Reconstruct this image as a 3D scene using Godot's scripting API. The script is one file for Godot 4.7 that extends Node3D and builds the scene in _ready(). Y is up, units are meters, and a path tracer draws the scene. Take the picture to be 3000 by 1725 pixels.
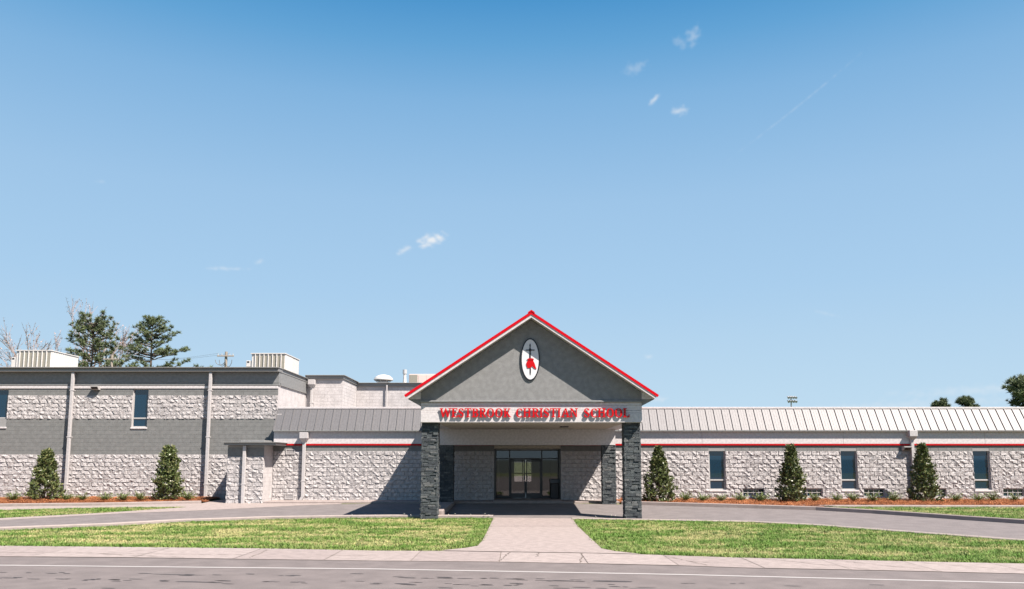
extends Node3D
# A one-storey school entrance with a stone-columned gabled portico, seen from across the street.
# x runs along the facade, z towards the street, y up; the wing walls stand on z = 0.

const SUN := Vector3(0.6, 1.0, 0.5)
const BW := 0.4064
const BH := 0.2032
var rng := RandomNumberGenerator.new()
var M := {}
var taken := {}
var split_meshes := []
var smooth_meshes := []


# ---------------------------------------------------------------- mesh building
class MB:
	var v := PackedVector3Array()
	var n := PackedVector3Array()
	var c := PackedColorArray()
	var col := Color.WHITE

	func tri(a: Vector3, b: Vector3, d: Vector3) -> void:
		var k := (d - a).cross(b - a).normalized()
		v.append(a); v.append(b); v.append(d)
		n.append(k); n.append(k); n.append(k)
		c.append(col); c.append(col); c.append(col)

	func quad(a: Vector3, b: Vector3, d: Vector3, e: Vector3) -> void:
		tri(a, b, d)
		tri(a, d, e)

	func tri_to(a: Vector3, b: Vector3, d: Vector3, dir: Vector3) -> void:
		if (d - a).cross(b - a).dot(dir) >= 0.0:
			tri(a, b, d)
		else:
			tri(a, d, b)

	func quad_to(a: Vector3, b: Vector3, d: Vector3, e: Vector3, dir: Vector3) -> void:
		if (d - a).cross(b - a).dot(dir) >= 0.0:
			quad(a, b, d, e)
		else:
			quad(a, e, d, b)

	func box(lo: Vector3, hi: Vector3) -> void:
		quad(Vector3(lo.x, lo.y, hi.z), Vector3(lo.x, hi.y, hi.z), hi, Vector3(hi.x, lo.y, hi.z))
		quad(Vector3(hi.x, lo.y, lo.z), Vector3(hi.x, hi.y, lo.z), Vector3(lo.x, hi.y, lo.z), lo)
		quad(Vector3(hi.x, lo.y, hi.z), hi, Vector3(hi.x, hi.y, lo.z), Vector3(hi.x, lo.y, lo.z))
		quad(lo, Vector3(lo.x, hi.y, lo.z), Vector3(lo.x, hi.y, hi.z), Vector3(lo.x, lo.y, hi.z))
		quad(Vector3(lo.x, hi.y, hi.z), Vector3(lo.x, hi.y, lo.z), Vector3(hi.x, hi.y, lo.z), hi)
		quad(lo, Vector3(lo.x, lo.y, hi.z), Vector3(hi.x, lo.y, hi.z), Vector3(hi.x, lo.y, lo.z))

	# a box whose edges are chamfered by b
	func cbox(lo: Vector3, hi: Vector3, b: float) -> void:
		var mid := (lo + hi) / 2.0
		var h := (hi - lo) / 2.0
		b = minf(b, minf(h.x, minf(h.y, h.z)) * 0.45)
		for ax in 3:
			var u := (ax + 1) % 3
			var w := (ax + 2) % 3
			for s in [-1.0, 1.0]:
				var p := []
				for q in [[-1, -1], [-1, 1], [1, 1], [1, -1]]:
					var k := Vector3.ZERO
					k[ax] = s * h[ax]
					k[u] = q[0] * (h[u] - b)
					k[w] = q[1] * (h[w] - b)
					p.append(mid + k)
				var dir := Vector3.ZERO
				dir[ax] = s
				quad_to(p[0], p[1], p[2], p[3], dir)
			for s in [-1.0, 1.0]:
				for t in [-1.0, 1.0]:
					var e := []
					for q in [[0, -1], [0, 1], [1, 1], [1, -1]]:
						var k := Vector3.ZERO
						k[u] = s * (h[u] - (0.0 if q[0] == 0 else b))
						k[w] = t * (h[w] - (b if q[0] == 0 else 0.0))
						k[ax] = q[1] * (h[ax] - b)
						e.append(mid + k)
					var dir := Vector3.ZERO
					dir[u] = s
					dir[w] = t
					quad_to(e[0], e[1], e[2], e[3], dir)
		for sx in [-1.0, 1.0]:
			for sy in [-1.0, 1.0]:
				for sz in [-1.0, 1.0]:
					var s := Vector3(sx, sy, sz)
					tri_to(mid + s * (h - Vector3(0, b, b)), mid + s * (h - Vector3(b, 0, b)), mid + s * (h - Vector3(b, b, 0)), s)

	# a polygon in x and y, pushed from z0 to z1
	func prism(poly: PackedVector2Array, z0: float, z1: float) -> void:
		var a := 0.0
		for i in poly.size():
			a += poly[i].cross(poly[(i + 1) % poly.size()])
		if a < 0.0:
			poly.reverse()
		var t := Geometry2D.triangulate_polygon(poly)
		for i in range(0, t.size(), 3):
			var p := poly[t[i]]
			var q := poly[t[i + 1]]
			var r := poly[t[i + 2]]
			tri_to(Vector3(p.x, p.y, z1), Vector3(q.x, q.y, z1), Vector3(r.x, r.y, z1), Vector3.BACK)
			tri_to(Vector3(p.x, p.y, z0), Vector3(q.x, q.y, z0), Vector3(r.x, r.y, z0), Vector3.FORWARD)
		for i in poly.size():
			var p := poly[i]
			var q := poly[(i + 1) % poly.size()]
			quad_to(Vector3(p.x, p.y, z0), Vector3(q.x, q.y, z0), Vector3(q.x, q.y, z1), Vector3(p.x, p.y, z1), Vector3(q.y - p.y, p.x - q.x, 0))

	# a profile in z and y, pushed from x0 to x1
	func profile(poly: PackedVector2Array, x0: float, x1: float) -> void:
		var k := v.size()
		prism(poly, 0.0, 1.0)
		for i in range(k, v.size()):
			var p := v[i]
			v[i] = Vector3(lerpf(x1, x0, p.z), p.y, p.x)
			var q := n[i]
			n[i] = Vector3(-q.z, q.y, q.x)

	func tube(a: Vector3, b: Vector3, ra: float, rb: float, sides := 6, caps := false) -> void:
		var d := (b - a).normalized()
		var u := d.cross(Vector3.RIGHT if absf(d.x) < 0.8 else Vector3.UP).normalized()
		var w := d.cross(u)
		for i in sides:
			var s := TAU * i / sides
			var t := TAU * (i + 1) / sides
			var p := u * cos(s) + w * sin(s)
			var q := u * cos(t) + w * sin(t)
			quad_to(a + p * ra, b + p * rb, b + q * rb, a + q * ra, p + q)
			if caps:
				tri_to(b, b + p * rb, b + q * rb, d)
				tri_to(a, a + p * ra, a + q * ra, -d)

	# a leaf folded along its rib
	func leaf(at: Vector3, dir: Vector3, side: Vector3, long: float, wide: float) -> void:
		var up := side.cross(dir).normalized()
		var m := at + dir * long * 0.45
		var l := m + side * wide * 0.5 + up * wide * 0.14
		var r := m - side * wide * 0.5 + up * wide * 0.14
		var tip := at + dir * long - up * long * 0.08
		tri(at, l, tip)
		tri(at, tip, r)

	func mesh(mat: Material) -> ArrayMesh:
		var m := ArrayMesh.new()
		if v.is_empty():
			return m
		var a := []
		a.resize(Mesh.ARRAY_MAX)
		a[Mesh.ARRAY_VERTEX] = v
		a[Mesh.ARRAY_NORMAL] = n
		a[Mesh.ARRAY_COLOR] = c
		m.add_surface_from_arrays(Mesh.PRIMITIVE_TRIANGLES, a)
		m.surface_set_material(0, mat)
		return m

	func add(m: ArrayMesh, t: Transform3D) -> void:
		var a := m.surface_get_arrays(0)
		var p: PackedVector3Array = a[Mesh.ARRAY_VERTEX]
		var q: PackedVector3Array = a[Mesh.ARRAY_NORMAL]
		var k: PackedColorArray = a[Mesh.ARRAY_COLOR]
		var nb := t.basis.inverse().transposed()
		for i in p.size():
			v.append(t * p[i])
			n.append((nb * q[i]).normalized())
			c.append(k[i])


# ---------------------------------------------------------------- nodes
func numbered(called: String) -> String:
	var k: int = taken.get(called, 0)
	taken[called] = k + 1
	return called if k == 0 else "%s_%03d" % [called, k]

func tag(o: Node3D, label: String, category: String, group := "") -> void:
	o.set_meta("label", label)
	o.set_meta("category", category)
	if group:
		o.set_meta("group", group)

func thing(called: String, at: Vector3, label: String, category: String, group := "") -> Node3D:
	var o := Node3D.new()
	o.name = numbered(called)
	o.position = at
	tag(o, label, category, group)
	add_child(o)
	return o

func away(o: Node3D) -> Vector3:
	var p := Vector3.ZERO
	var k: Node = o
	while k != self and k is Node3D:
		p += (k as Node3D).position
		k = k.get_parent()
	return p

# a part whose mesh is given in world axes (or about the point at)
func part(parent: Node3D, called: String, m: Mesh, at := Vector3.ZERO) -> MeshInstance3D:
	var o := MeshInstance3D.new()
	o.name = called
	o.mesh = m
	o.position = at - away(parent)
	parent.add_child(o, true)
	return o

func structure(called: String, m: Mesh, label := "") -> MeshInstance3D:
	var o := MeshInstance3D.new()
	o.name = numbered(called)
	o.mesh = m
	o.set_meta("kind", "structure")
	if label:
		o.set_meta("label", label)
	add_child(o)
	return o

func boxes(list: Array, mat: Material, bevel := 0.0) -> ArrayMesh:
	var b := MB.new()
	for k in list:
		var lo := Vector3(k[0], k[2], k[4])
		var hi := Vector3(k[1], k[3], k[5])
		if bevel > 0.0:
			b.cbox(lo, hi, bevel)
		else:
			b.box(lo, hi)
	return b.mesh(mat)

func rnd(a: float, b: float) -> float:
	return rng.randf_range(a, b)


# ---------------------------------------------------------------- materials
func noise_tex(freq: float, lo: Color, hi: Color, octaves := 3, size := 512, kind := FastNoiseLite.TYPE_SIMPLEX_SMOOTH, contrast := 0.0, sd := 1) -> NoiseTexture2D:
	var f := FastNoiseLite.new()
	f.seed = sd
	f.noise_type = kind
	f.frequency = freq
	f.fractal_octaves = octaves
	var t := NoiseTexture2D.new()
	t.width = size
	t.height = size
	t.seamless = true
	t.noise = f
	var g := Gradient.new()
	g.offsets = PackedFloat32Array([contrast, 1.0 - contrast])
	g.colors = PackedColorArray([lo, hi])
	t.color_ramp = g
	return t

func normal_tex(freq: float, strength: float, octaves := 3, sd := 2) -> NoiseTexture2D:
	var f := FastNoiseLite.new()
	f.seed = sd
	f.frequency = freq
	f.fractal_octaves = octaves
	var t := NoiseTexture2D.new()
	t.width = 512
	t.height = 512
	t.seamless = true
	t.as_normal_map = true
	t.bump_strength = strength
	t.noise = f
	return t

func g1(k: float) -> Color:
	return Color(k, k, k)

# col: linear base colour
func mat(called: String, col: Color, rough: float, fine: Texture2D = null, fine_scale := 1.0, coarse: Texture2D = null, coarse_scale := 0.2, bump: Texture2D = null, bump_amount := 1.0) -> StandardMaterial3D:
	var m := StandardMaterial3D.new()
	m.resource_name = called
	m.albedo_color = col.linear_to_srgb()
	m.roughness = rough
	m.uv1_triplanar = true
	m.uv1_world_triplanar = true
	m.uv1_scale = Vector3.ONE * fine_scale
	m.uv2_triplanar = true
	m.uv2_world_triplanar = true
	m.uv2_scale = Vector3.ONE * coarse_scale
	if fine:
		m.albedo_texture = fine
	if coarse:
		m.detail_enabled = true
		m.detail_uv_layer = BaseMaterial3D.DETAIL_UV_2
		m.detail_blend_mode = BaseMaterial3D.BLEND_MODE_MUL
		m.detail_albedo = coarse
	if bump:
		m.normal_enabled = true
		m.normal_texture = bump
		m.normal_scale = bump_amount
	M[called] = m
	return m

func leafy(called: String, rough: float, through := 0.0) -> void:
	var m := StandardMaterial3D.new()
	m.resource_name = called
	m.vertex_color_use_as_albedo = true
	m.roughness = rough
	if through > 0.0:
		m.backlight_enabled = true
		m.backlight = g1(through)
	M[called] = m

func make_materials() -> void:
	var fine := noise_tex(0.09, g1(0.78), g1(1.0), 3, 512, FastNoiseLite.TYPE_SIMPLEX_SMOOTH, 0.2, 3)
	var blotch := noise_tex(0.012, g1(0.80), g1(1.0), 4, 512, FastNoiseLite.TYPE_SIMPLEX_SMOOTH, 0.2, 5)
	var soft := noise_tex(0.02, g1(0.92), g1(1.0), 3, 512, FastNoiseLite.TYPE_SIMPLEX_SMOOTH, 0.2, 6)
	var grit := normal_tex(0.06, 4.0, 4, 8)
	var hewn := normal_tex(0.034, 14.0, 4, 18)
	var stucco := normal_tex(0.12, 3.0, 3, 9)
	mat("split", Color(0.538, 0.512, 0.511), 0.95, fine, 1.05, soft, 0.4, hewn, 0.75)
	mat("mortar", Color(0.504, 0.479, 0.479), 0.95, fine, 2.0)
	mat("grey_block", Color(0.206, 0.21, 0.207), 0.8, fine, 1.5, soft, 0.3, stucco, 0.3)
	mat("grey_mortar", Color(0.286, 0.286, 0.284), 0.85, fine, 2.0)
	mat("white_block", Color(0.487, 0.462, 0.462), 0.75, soft, 0.8, soft, 0.13, stucco, 0.2)
	mat("white_joint", Color(0.386, 0.37, 0.37), 0.8)
	mat("white_trim", Color(0.504, 0.479, 0.483), 0.5, soft, 0.7)
	mat("grey_trim", Color(0.181, 0.185, 0.186), 0.6, soft, 0.5)
	mat("gable_stucco", Color(0.252, 0.255, 0.255), 0.9, fine, 1.1, soft, 0.35, stucco, 0.5)
	mat("red_trim", Color(0.336, 0.00504, 0.0084), 0.45)
	mat("red_metal", Color(0.437, 0.00336, 0.0101), 0.35)
	mat("red_letter", Color(0.42, 0.00504, 0.0084), 0.4)
	for k in ["red_trim", "red_metal", "red_letter"]:
		M[k].metallic_specular = 0.25
	mat("ceiling", Color(0.42, 0.378, 0.319), 0.9, soft, 0.8)
	mat("spout", Color(0.42, 0.403, 0.403), 0.45, soft, 0.9)
	mat("coping", Color(0.185, 0.185, 0.181), 0.45)
	var roof := mat("roof_metal", Color(0.155, 0.153, 0.158), 0.6, soft, 0.8)
	roof.metallic = 0.6
	mat("flat_roof", Color(0.294, 0.286, 0.277), 0.9, blotch, 0.4)
	mat("stone_core", Color(0.0168, 0.0193, 0.0235), 0.95)
	for i in 4:
		mat("stone%d" % i, [Color(0.0689, 0.0857, 0.0966), Color(0.101, 0.118, 0.126), Color(0.0487, 0.0605, 0.0722), Color(0.16, 0.168, 0.172)][i], 0.7, fine, 4.0, blotch, 1.3, grit, 1.5)
	mat("black_paint", Color(0.00672, 0.0084, 0.0118), 0.4)
	mat("emblem_white", Color(0.571, 0.554, 0.563), 0.5)
	mat("bronze", Color(0.0252, 0.0294, 0.0336), 0.4)
	mat("aluminium", Color(0.353, 0.344, 0.336), 0.4)
	mat("room_paint", Color(0.353, 0.353, 0.344), 0.9)
	mat("lobby_floor", Color(0.218, 0.21, 0.202), 0.2)
	mat("blind", Color(0.252, 0.26, 0.26), 0.8)
	var glass := StandardMaterial3D.new()
	glass.resource_name = "window_glass"
	glass.albedo_color = Color(0.0, 0.15, 0.23, 0.86)
	glass.transparency = BaseMaterial3D.TRANSPARENCY_ALPHA
	glass.roughness = 0.02
	glass.metallic_specular = 0.75
	M["glass"] = glass
	var clear := StandardMaterial3D.new()
	clear.resource_name = "door_glass"
	clear.albedo_color = Color(0.02, 0.05, 0.065, 0.5)
	clear.transparency = BaseMaterial3D.TRANSPARENCY_ALPHA
	clear.roughness = 0.02
	clear.metallic_specular = 0.9
	M["door_glass"] = clear
	var thin := clear.duplicate() as StandardMaterial3D
	thin.resource_name = "clear_glass"
	thin.albedo_color = Color(0.3, 0.33, 0.33, 0.08)
	M["window_clear"] = thin
	# ground
	mat("ground", Color(1, 1, 1), 1.0, noise_tex(0.03, Color(0.063, 0.101, 0.0185).linear_to_srgb(), Color(0.202, 0.189, 0.0714).linear_to_srgb(), 4, 512, FastNoiseLite.TYPE_SIMPLEX_SMOOTH, 0.15, 21), 0.22, fine, 1.7)
	mat("asphalt", Color(0.189, 0.162, 0.156), 0.92, fine, 2.3, soft, 0.12, grit, 0.7)
	mat("drive", Color(0.197, 0.174, 0.171), 0.92, fine, 2.0, soft, 0.11, grit, 0.5)
	for i in 3:
		mat("concrete%d" % i, [Color(0.365, 0.307, 0.286), Color(0.344, 0.287, 0.269), Color(0.382, 0.323, 0.302)][i], 0.9, fine, 1.6, soft, 0.3, grit, 0.4)
	mat("joint", Color(0.134, 0.109, 0.0924), 1.0)
	mat("tar", Color(0.042, 0.0378, 0.0378), 0.7)
	mat("road_paint", Color(0.437, 0.412, 0.399), 0.7, fine, 2.0)
	mat("mulch", Color(1, 1, 1), 1.0, noise_tex(0.05, Color(0.101, 0.0302, 0.0101).linear_to_srgb(), Color(0.269, 0.0966, 0.0378).linear_to_srgb(), 4, 512, FastNoiseLite.TYPE_SIMPLEX_SMOOTH, 0.15, 31), 1.2, null, 1.0, grit, 2.0)
	mat("trunk", Color(0.134, 0.105, 0.084), 0.95, fine, 1.0)
	mat("bare_bark", Color(0.286, 0.227, 0.21), 0.95)
	mat("pole_wood", Color(0.252, 0.218, 0.185), 0.95)
	mat("steel", Color(0.353, 0.361, 0.37), 0.5)
	mat("unit_white", Color(0.538, 0.521, 0.496), 0.55, soft, 0.8)
	mat("unit_grille", Color(0.218, 0.21, 0.176), 0.7)
	mat("unit_tan", Color(0.521, 0.42, 0.386), 0.6)
	mat("wire", Color(0.101, 0.101, 0.101), 0.6)
	mat("bin", Color(0.021, 0.0235, 0.0269), 0.6)
	mat("bin_top", Color(0.118, 0.134, 0.151), 0.5)
	leafy("blade", 0.75, 0.25)
	leafy("holly", 0.36)
	leafy("needles", 0.65)
	leafy("straw", 0.9)
	leafy("petal", 0.8)


# ---------------------------------------------------------------- ground
const GZ := [-600.0, 0.0, 9.0, 18.0, 400.0]
const GY := [0.0, 0.0, -0.25, -0.38, -0.38]

func gy(z: float) -> float:
	for i in 4:
		if z <= GZ[i + 1]:
			return lerpf(GY[i], GY[i + 1], (z - GZ[i]) / (GZ[i + 1] - GZ[i]))
	return GY[4]

# lays a polygon of x and z on the ground, off metres above it
func drape(poly: PackedVector2Array, off: float, m: Material, b: MB = null) -> ArrayMesh:
	if b == null:
		b = MB.new()
	for i in 4:
		var strip := PackedVector2Array([Vector2(-900, GZ[i]), Vector2(900, GZ[i]), Vector2(900, GZ[i + 1]), Vector2(-900, GZ[i + 1])])
		for p in Geometry2D.intersect_polygons(poly, strip):
			var t := Geometry2D.triangulate_polygon(p)
			for k in range(0, t.size(), 3):
				var q := []
				for j in 3:
					var w: Vector2 = p[t[k + j]]
					q.append(Vector3(w.x, gy(w.y) + off, w.y))
				b.tri_to(q[0], q[1], q[2], Vector3.UP)
	return b.mesh(m)

func pv(flat: Array) -> PackedVector2Array:
	var p := PackedVector2Array()
	for i in range(0, flat.size(), 2):
		p.append(Vector2(flat[i], flat[i + 1]))
	return p

# a kerb: a strip w wide along a line of x and z, its top h above the ground; sd: to which side it grows
func kerb(line: PackedVector2Array, w: float, h: float, sd: float, m: Material) -> ArrayMesh:
	var pts := PackedVector2Array()
	for i in line.size() - 1:
		var steps := maxi(1, int(line[i].distance_to(line[i + 1]) / 0.8))
		for k in steps:
			pts.append(line[i].lerp(line[i + 1], float(k) / steps))
	pts.append(line[line.size() - 1])
	var b := MB.new()
	var prev := []
	for i in pts.size():
		var d := (pts[mini(i + 1, pts.size() - 1)] - pts[maxi(i - 1, 0)]).normalized()
		var o := Vector2(-d.y, d.x) * sd
		var p := pts[i]
		var q := p + o * w
		var y := gy(p.y)
		var ch := 0.025
		var pi := p + o * ch
		var qi := q - o * ch
		var ring := [Vector3(p.x, y - 0.06, p.y), Vector3(p.x, y + h - ch, p.y), Vector3(pi.x, y + h, pi.y), Vector3(qi.x, y + h, qi.y), Vector3(q.x, y + h - ch, q.y), Vector3(q.x, y - 0.06, q.y)]
		if i > 0:
			var mid: Vector3 = (ring[0] + ring[5]) / 2.0
			for k in 5:
				var e: Vector3 = (ring[k] + ring[k + 1]) / 2.0 - mid
				b.quad_to(prev[k], ring[k], ring[k + 1], prev[k + 1], e)
		prev = ring
	return b.mesh(m)

func line_y(line: PackedVector2Array, x: float) -> float:
	for i in line.size() - 1:
		if x <= line[i + 1].x:
			return lerpf(line[i].y, line[i + 1].y, (x - line[i].x) / (line[i + 1].x - line[i].x))
	return line[line.size() - 1].y

func build_ground() -> void:
	structure("ground", drape(pv([-500, -500, 500, -500, 500, 100, -500, 100]), 0.0, M.ground))
	var near_l := pv([-22, 15.2, -17.04, 12.68, -14.19, 11.31, -12.27, 9.72, -9.45, 8.6, -7, 8.25, -4.86, 8.05, -0.87, 8.2])
	var near_r := pv([2.15, 8.55, 4.78, 8.97, 8.62, 9.79, 10.58, 11.07, 12.73, 13.41, 14.86, 15.65, 18, 19])
	var far_l := pv([-26, 14.5, -19.38, 9.11, -15.91, 6.29, -13.28, 5.07, -11.41, 3.76, -9.93, 2.71, -8.2, 1.9, -6.56, 1.55])
	var far_r := pv([2.5, 1.55, 4.9, 2.1, 6.08, 2.53, 10.45, 4.1, 12.79, 5.07, 14.6, 6.5, 16.18, 8.21, 18.13, 10.57, 24, 17.5])
	# driveway
	var dr := far_l.duplicate()
	dr.append_array(far_r)
	var nr := near_r.duplicate()
	nr.reverse()
	dr.append_array(nr)
	var nl := near_l.duplicate()
	nl.reverse()
	dr.append_array(nl)
	structure("driveway", drape(dr, 0.006, M.drive))
	# street
	var up := pv([-40, 15.0, -14.28, 16.9, -9.19, 17.31, -6.62, 17.52, -3.71, 17.93, -2.02, 17.98, -0.99, 18.15, 1.68, 18.5, 3.2, 18.78, 4.16, 19.04, 5.72, 19.5, 7.27, 19.74, 9.11, 20.1, 11.72, 20.53, 40, 25.5])
	var low := pv([-40, 17.0, -12.79, 19.18, -9.48, 19.39, -5.92, 19.76, -3.33, 20.0, -0.37, 20.2, 1.6, 20.5, 3.67, 20.84, 5.18, 21.25, 7.23, 21.54, 8.86, 21.8, 10.68, 22.15, 40, 27.5])
	var road := low.duplicate()
	road.append(Vector2(40, 70))
	road.append(Vector2(-40, 70))
	var rd := structure("road", drape(road, 0.004, M.asphalt))
	var ln := pv([-40, 18.8, -11.8, 20.7, -5.42, 21.16, -3.1, 21.32, 3.5, 22.17, 4.84, 22.42, 9.94, 23.3, 40, 28.6])
	var ln2 := PackedVector2Array()
	for p in ln:
		ln2.append(p + Vector2(0, 0.13))
	ln2.reverse()
	var lp := ln.duplicate()
	lp.append_array(ln2)
	part(rd, "edge_line", drape(lp, 0.009, M.road_paint))
	# worn tar marks along the wheel tracks
	var tar := MB.new()
	for k in 210:
		var x := rnd(-12, 11)
		var track: float = [1.15, 2.05, 3.1, 1.9][k % 4]
		var z := line_y(ln, x) + track + rnd(-0.12, 0.12) * (1.0 + 2.0 * float(k % 7 == 0))
		var long := rnd(0.05, 0.22) * (3.5 if k % 17 == 0 else 1.0)
		var wide := rnd(0.02, 0.05) * (1.8 if k % 17 == 0 else 1.0)
		var p := PackedVector2Array()
		for j in 9:
			var a := TAU * j / 9.0
			p.append(Vector2(x + cos(a) * long * rnd(0.6, 1.1), z + cos(a) * long * 0.14 + sin(a) * wide * rnd(0.6, 1.1)))
		drape(p, 0.008, M.tar, tar)
	var tm := part(rd, "tar_marks", tar.mesh(M.tar))
	tm.set_meta("kind", "stuff")
	# pavement along the street, slab by slab
	var band := up.duplicate()
	var lr := low.duplicate()
	lr.reverse()
	band.append_array(lr)
	var pave := structure("pavement", drape(band, 0.005, M.joint))
	var cuts := [-40.0, -30.0, -20.0, -16.2, -13.9, -12.05, -9.4, -6.85, -4.6, -2.5, -0.39, 1.66, 3.69, 5.5, 7.31, 9.12, 10.97, 13.0, 16.0, 22.0, 30.0, 40.0]
	for i in cuts.size() - 1:
		var a: float = cuts[i] + 0.009
		var e: float = cuts[i + 1] - 0.009
		var top := PackedVector2Array([Vector2(a, line_y(up, a))])
		for p in up:
			if p.x > a and p.x < e:
				top.append(p)
		top.append(Vector2(e, line_y(up, e)))
		var bot := PackedVector2Array([Vector2(a, line_y(low, a) - 0.006)])
		for p in low:
			if p.x > a and p.x < e:
				bot.append(p - Vector2(0, 0.006))
		bot.append(Vector2(e, line_y(low, e) - 0.006))
		bot.reverse()
		top.append_array(bot)
		part(pave, "slab", drape(top, rnd(0.012, 0.018), M["concrete%d" % (rng.randi() % 3)]))
	# cracks
	var cr := MB.new()
	for k in [[-11.4, 18.5, -6.9, 18.9], [-9.3, 17.5, -10.6, 18.7], [-10.6, 18.7, -8.1, 19.45], [-13.6, 18.4, -10.9, 18.45], [-6.6, 17.8, -6.5, 19.5], [-0.15, 18.3, -0.4, 20.1], [1.72, 18.5, 1.5, 20.4], [0.6, 18.3, 0.5, 19.3], [3.7, 19.1, 4.35, 20.85], [5.9, 19.6, 7.7, 21.5], [7.6, 19.9, 8.3, 20.9], [8.3, 20.9, 9.0, 21.5], [9.3, 20.3, 10.9, 21.7], [4.0, 20.2, 4.9, 20.4], [-5.2, 18.9, -3.6, 19.1]]:
		var p := Vector2(k[0], k[1])
		var q := Vector2(k[2], k[3])
		var steps := int(p.distance_to(q) / 0.11) + 2
		var o := (q - p).orthogonal().normalized()
		var last := p
		var last_w := 0.004
		for i in steps:
			var r := p.lerp(q, float(i + 1) / steps) + o * rnd(-0.035, 0.035)
			var w := rnd(0.003, 0.017)
			drape(PackedVector2Array([last - o * last_w, r - o * w, r + o * w, last + o * last_w]), 0.022, M.joint, cr)
			last = r
			last_w = w
	var ck := part(pave, "crack", cr.mesh(M.joint))
	ck.set_meta("kind", "stuff")
	# walkway from the pavement to the portico
	var walk := structure("walkway", drape(pv([-0.87, 8.15, 2.15, 8.5, 2.13, 11.2, 2.3, 17.55, 2.6, 18.1, 3.2, 18.74, 1.68, 18.47, -0.99, 18.12, -2.02, 17.95, -1.35, 17.4, -1.06, 16.93, -0.98, 15.65]), 0.004, M.joint))
	part(walk, "slab", drape(pv([-0.87, 8.2, 2.15, 8.55, 2.13, 11.2, 2.131, 11.52, -0.91, 11.52]), 0.022, M.concrete1))
	part(walk, "slab", drape(pv([-0.91, 11.545, 2.131, 11.545, 2.3, 17.55, 2.6, 18.1, 3.17, 18.70, 1.68, 18.45, -0.99, 18.1, -1.98, 17.93, -1.35, 17.4, -1.06, 16.93, -0.98, 15.65]), 0.02, M.concrete0))
	# kerbs
	structure("kerb", kerb(near_l, 0.26, 0.12, 1.0, M.concrete2))
	structure("kerb", kerb(near_r, 0.26, 0.055, 1.0, M.concrete2))
	structure("kerb", kerb(far_r.slice(1), 0.16, 0.17, -1.0, M.concrete1))
	# concrete by the buildings
	structure("apron", drape(pv([-26, 14.5, -19.38, 9.11, -15.91, 6.29, -13.28, 5.07, -11.41, 3.76, -9.93, 2.71, -8.2, 1.9, -8.2, 1.2, -11.9, 1.2, -11.9, -1.6, -14.85, -1.6, -14.85, 1.5, -19, 2.75, -24, 3.4, -34, 4.6, -34, 6.9, -22.13, 4.91, -18.1, 3.76, -14.65, 3.5, -17.01, 6.2, -19.97, 8.45, -26.6, 13.8]), 0.012, M.concrete0))
	structure("apron", boxes([[-11.94, -1.08, -0.1, 0.05, 0.0, 1.5], [2.2, 4.9, -0.1, 0.05, 0.0, 1.5]], M.concrete1, 0.02))
	structure("entrance_floor", boxes([[-1.08, 2.2, -0.1, 0.09, -1.05, 1.45]], M.concrete1, 0.02))
	structure("rear_yard", drape(pv([-7, -60, 9, -60, 9, -12.2, -7, -12.2]), 0.004, M.concrete0))
	structure("kerb_island", boxes([[-3.6, -2.86, -0.3, 0.06, 2.02, 8.14]], M.concrete1, 0.03))


# ---------------------------------------------------------------- block walls
func make_blocks() -> void:
	var xs := [-0.5, -0.472, -0.21, 0.02, 0.24, 0.472, 0.5]
	var ys := [-0.5, -0.445, 0.0, 0.445, 0.5]
	for k in 16:
		var b := MB.new()
		var g := []
		for i in 7:
			var colv := []
			for j in 5:
				var edge: bool = i == 0 or i == 6 or j == 0 or j == 4
				var x: float = xs[i] * (BW - 0.008)
				var y: float = ys[j] * (BH - 0.008)
				var z := 0.004
				if not edge:
					if i > 1 and i < 5:
						x += rnd(-0.035, 0.035)
					if j == 2:
						y += rnd(-0.045, 0.045)
					z = 0.014 + 0.05 * pow(rng.randf(), 1.3)
				colv.append(Vector3(x, y, z))
			g.append(colv)
		for i in 6:
			for j in 4:
				var p: Vector3 = g[i][j]
				var q: Vector3 = g[i][j + 1]
				var r: Vector3 = g[i + 1][j + 1]
				var s: Vector3 = g[i + 1][j]
				if rng.randf() < 0.5:
					b.quad(p, q, r, s)
				else:
					b.quad(q, r, s, p)
		split_meshes.append(b.mesh(M.split))
	for m in [M.grey_block, M.white_block]:
		var b := MB.new()
		b.cbox(Vector3(-(BW - 0.006) / 2, -(BH - 0.006) / 2, -0.01), Vector3((BW - 0.006) / 2, (BH - 0.006) / 2, 0.004), 0.004)
		smooth_meshes.append(b.mesh(m))

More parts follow.
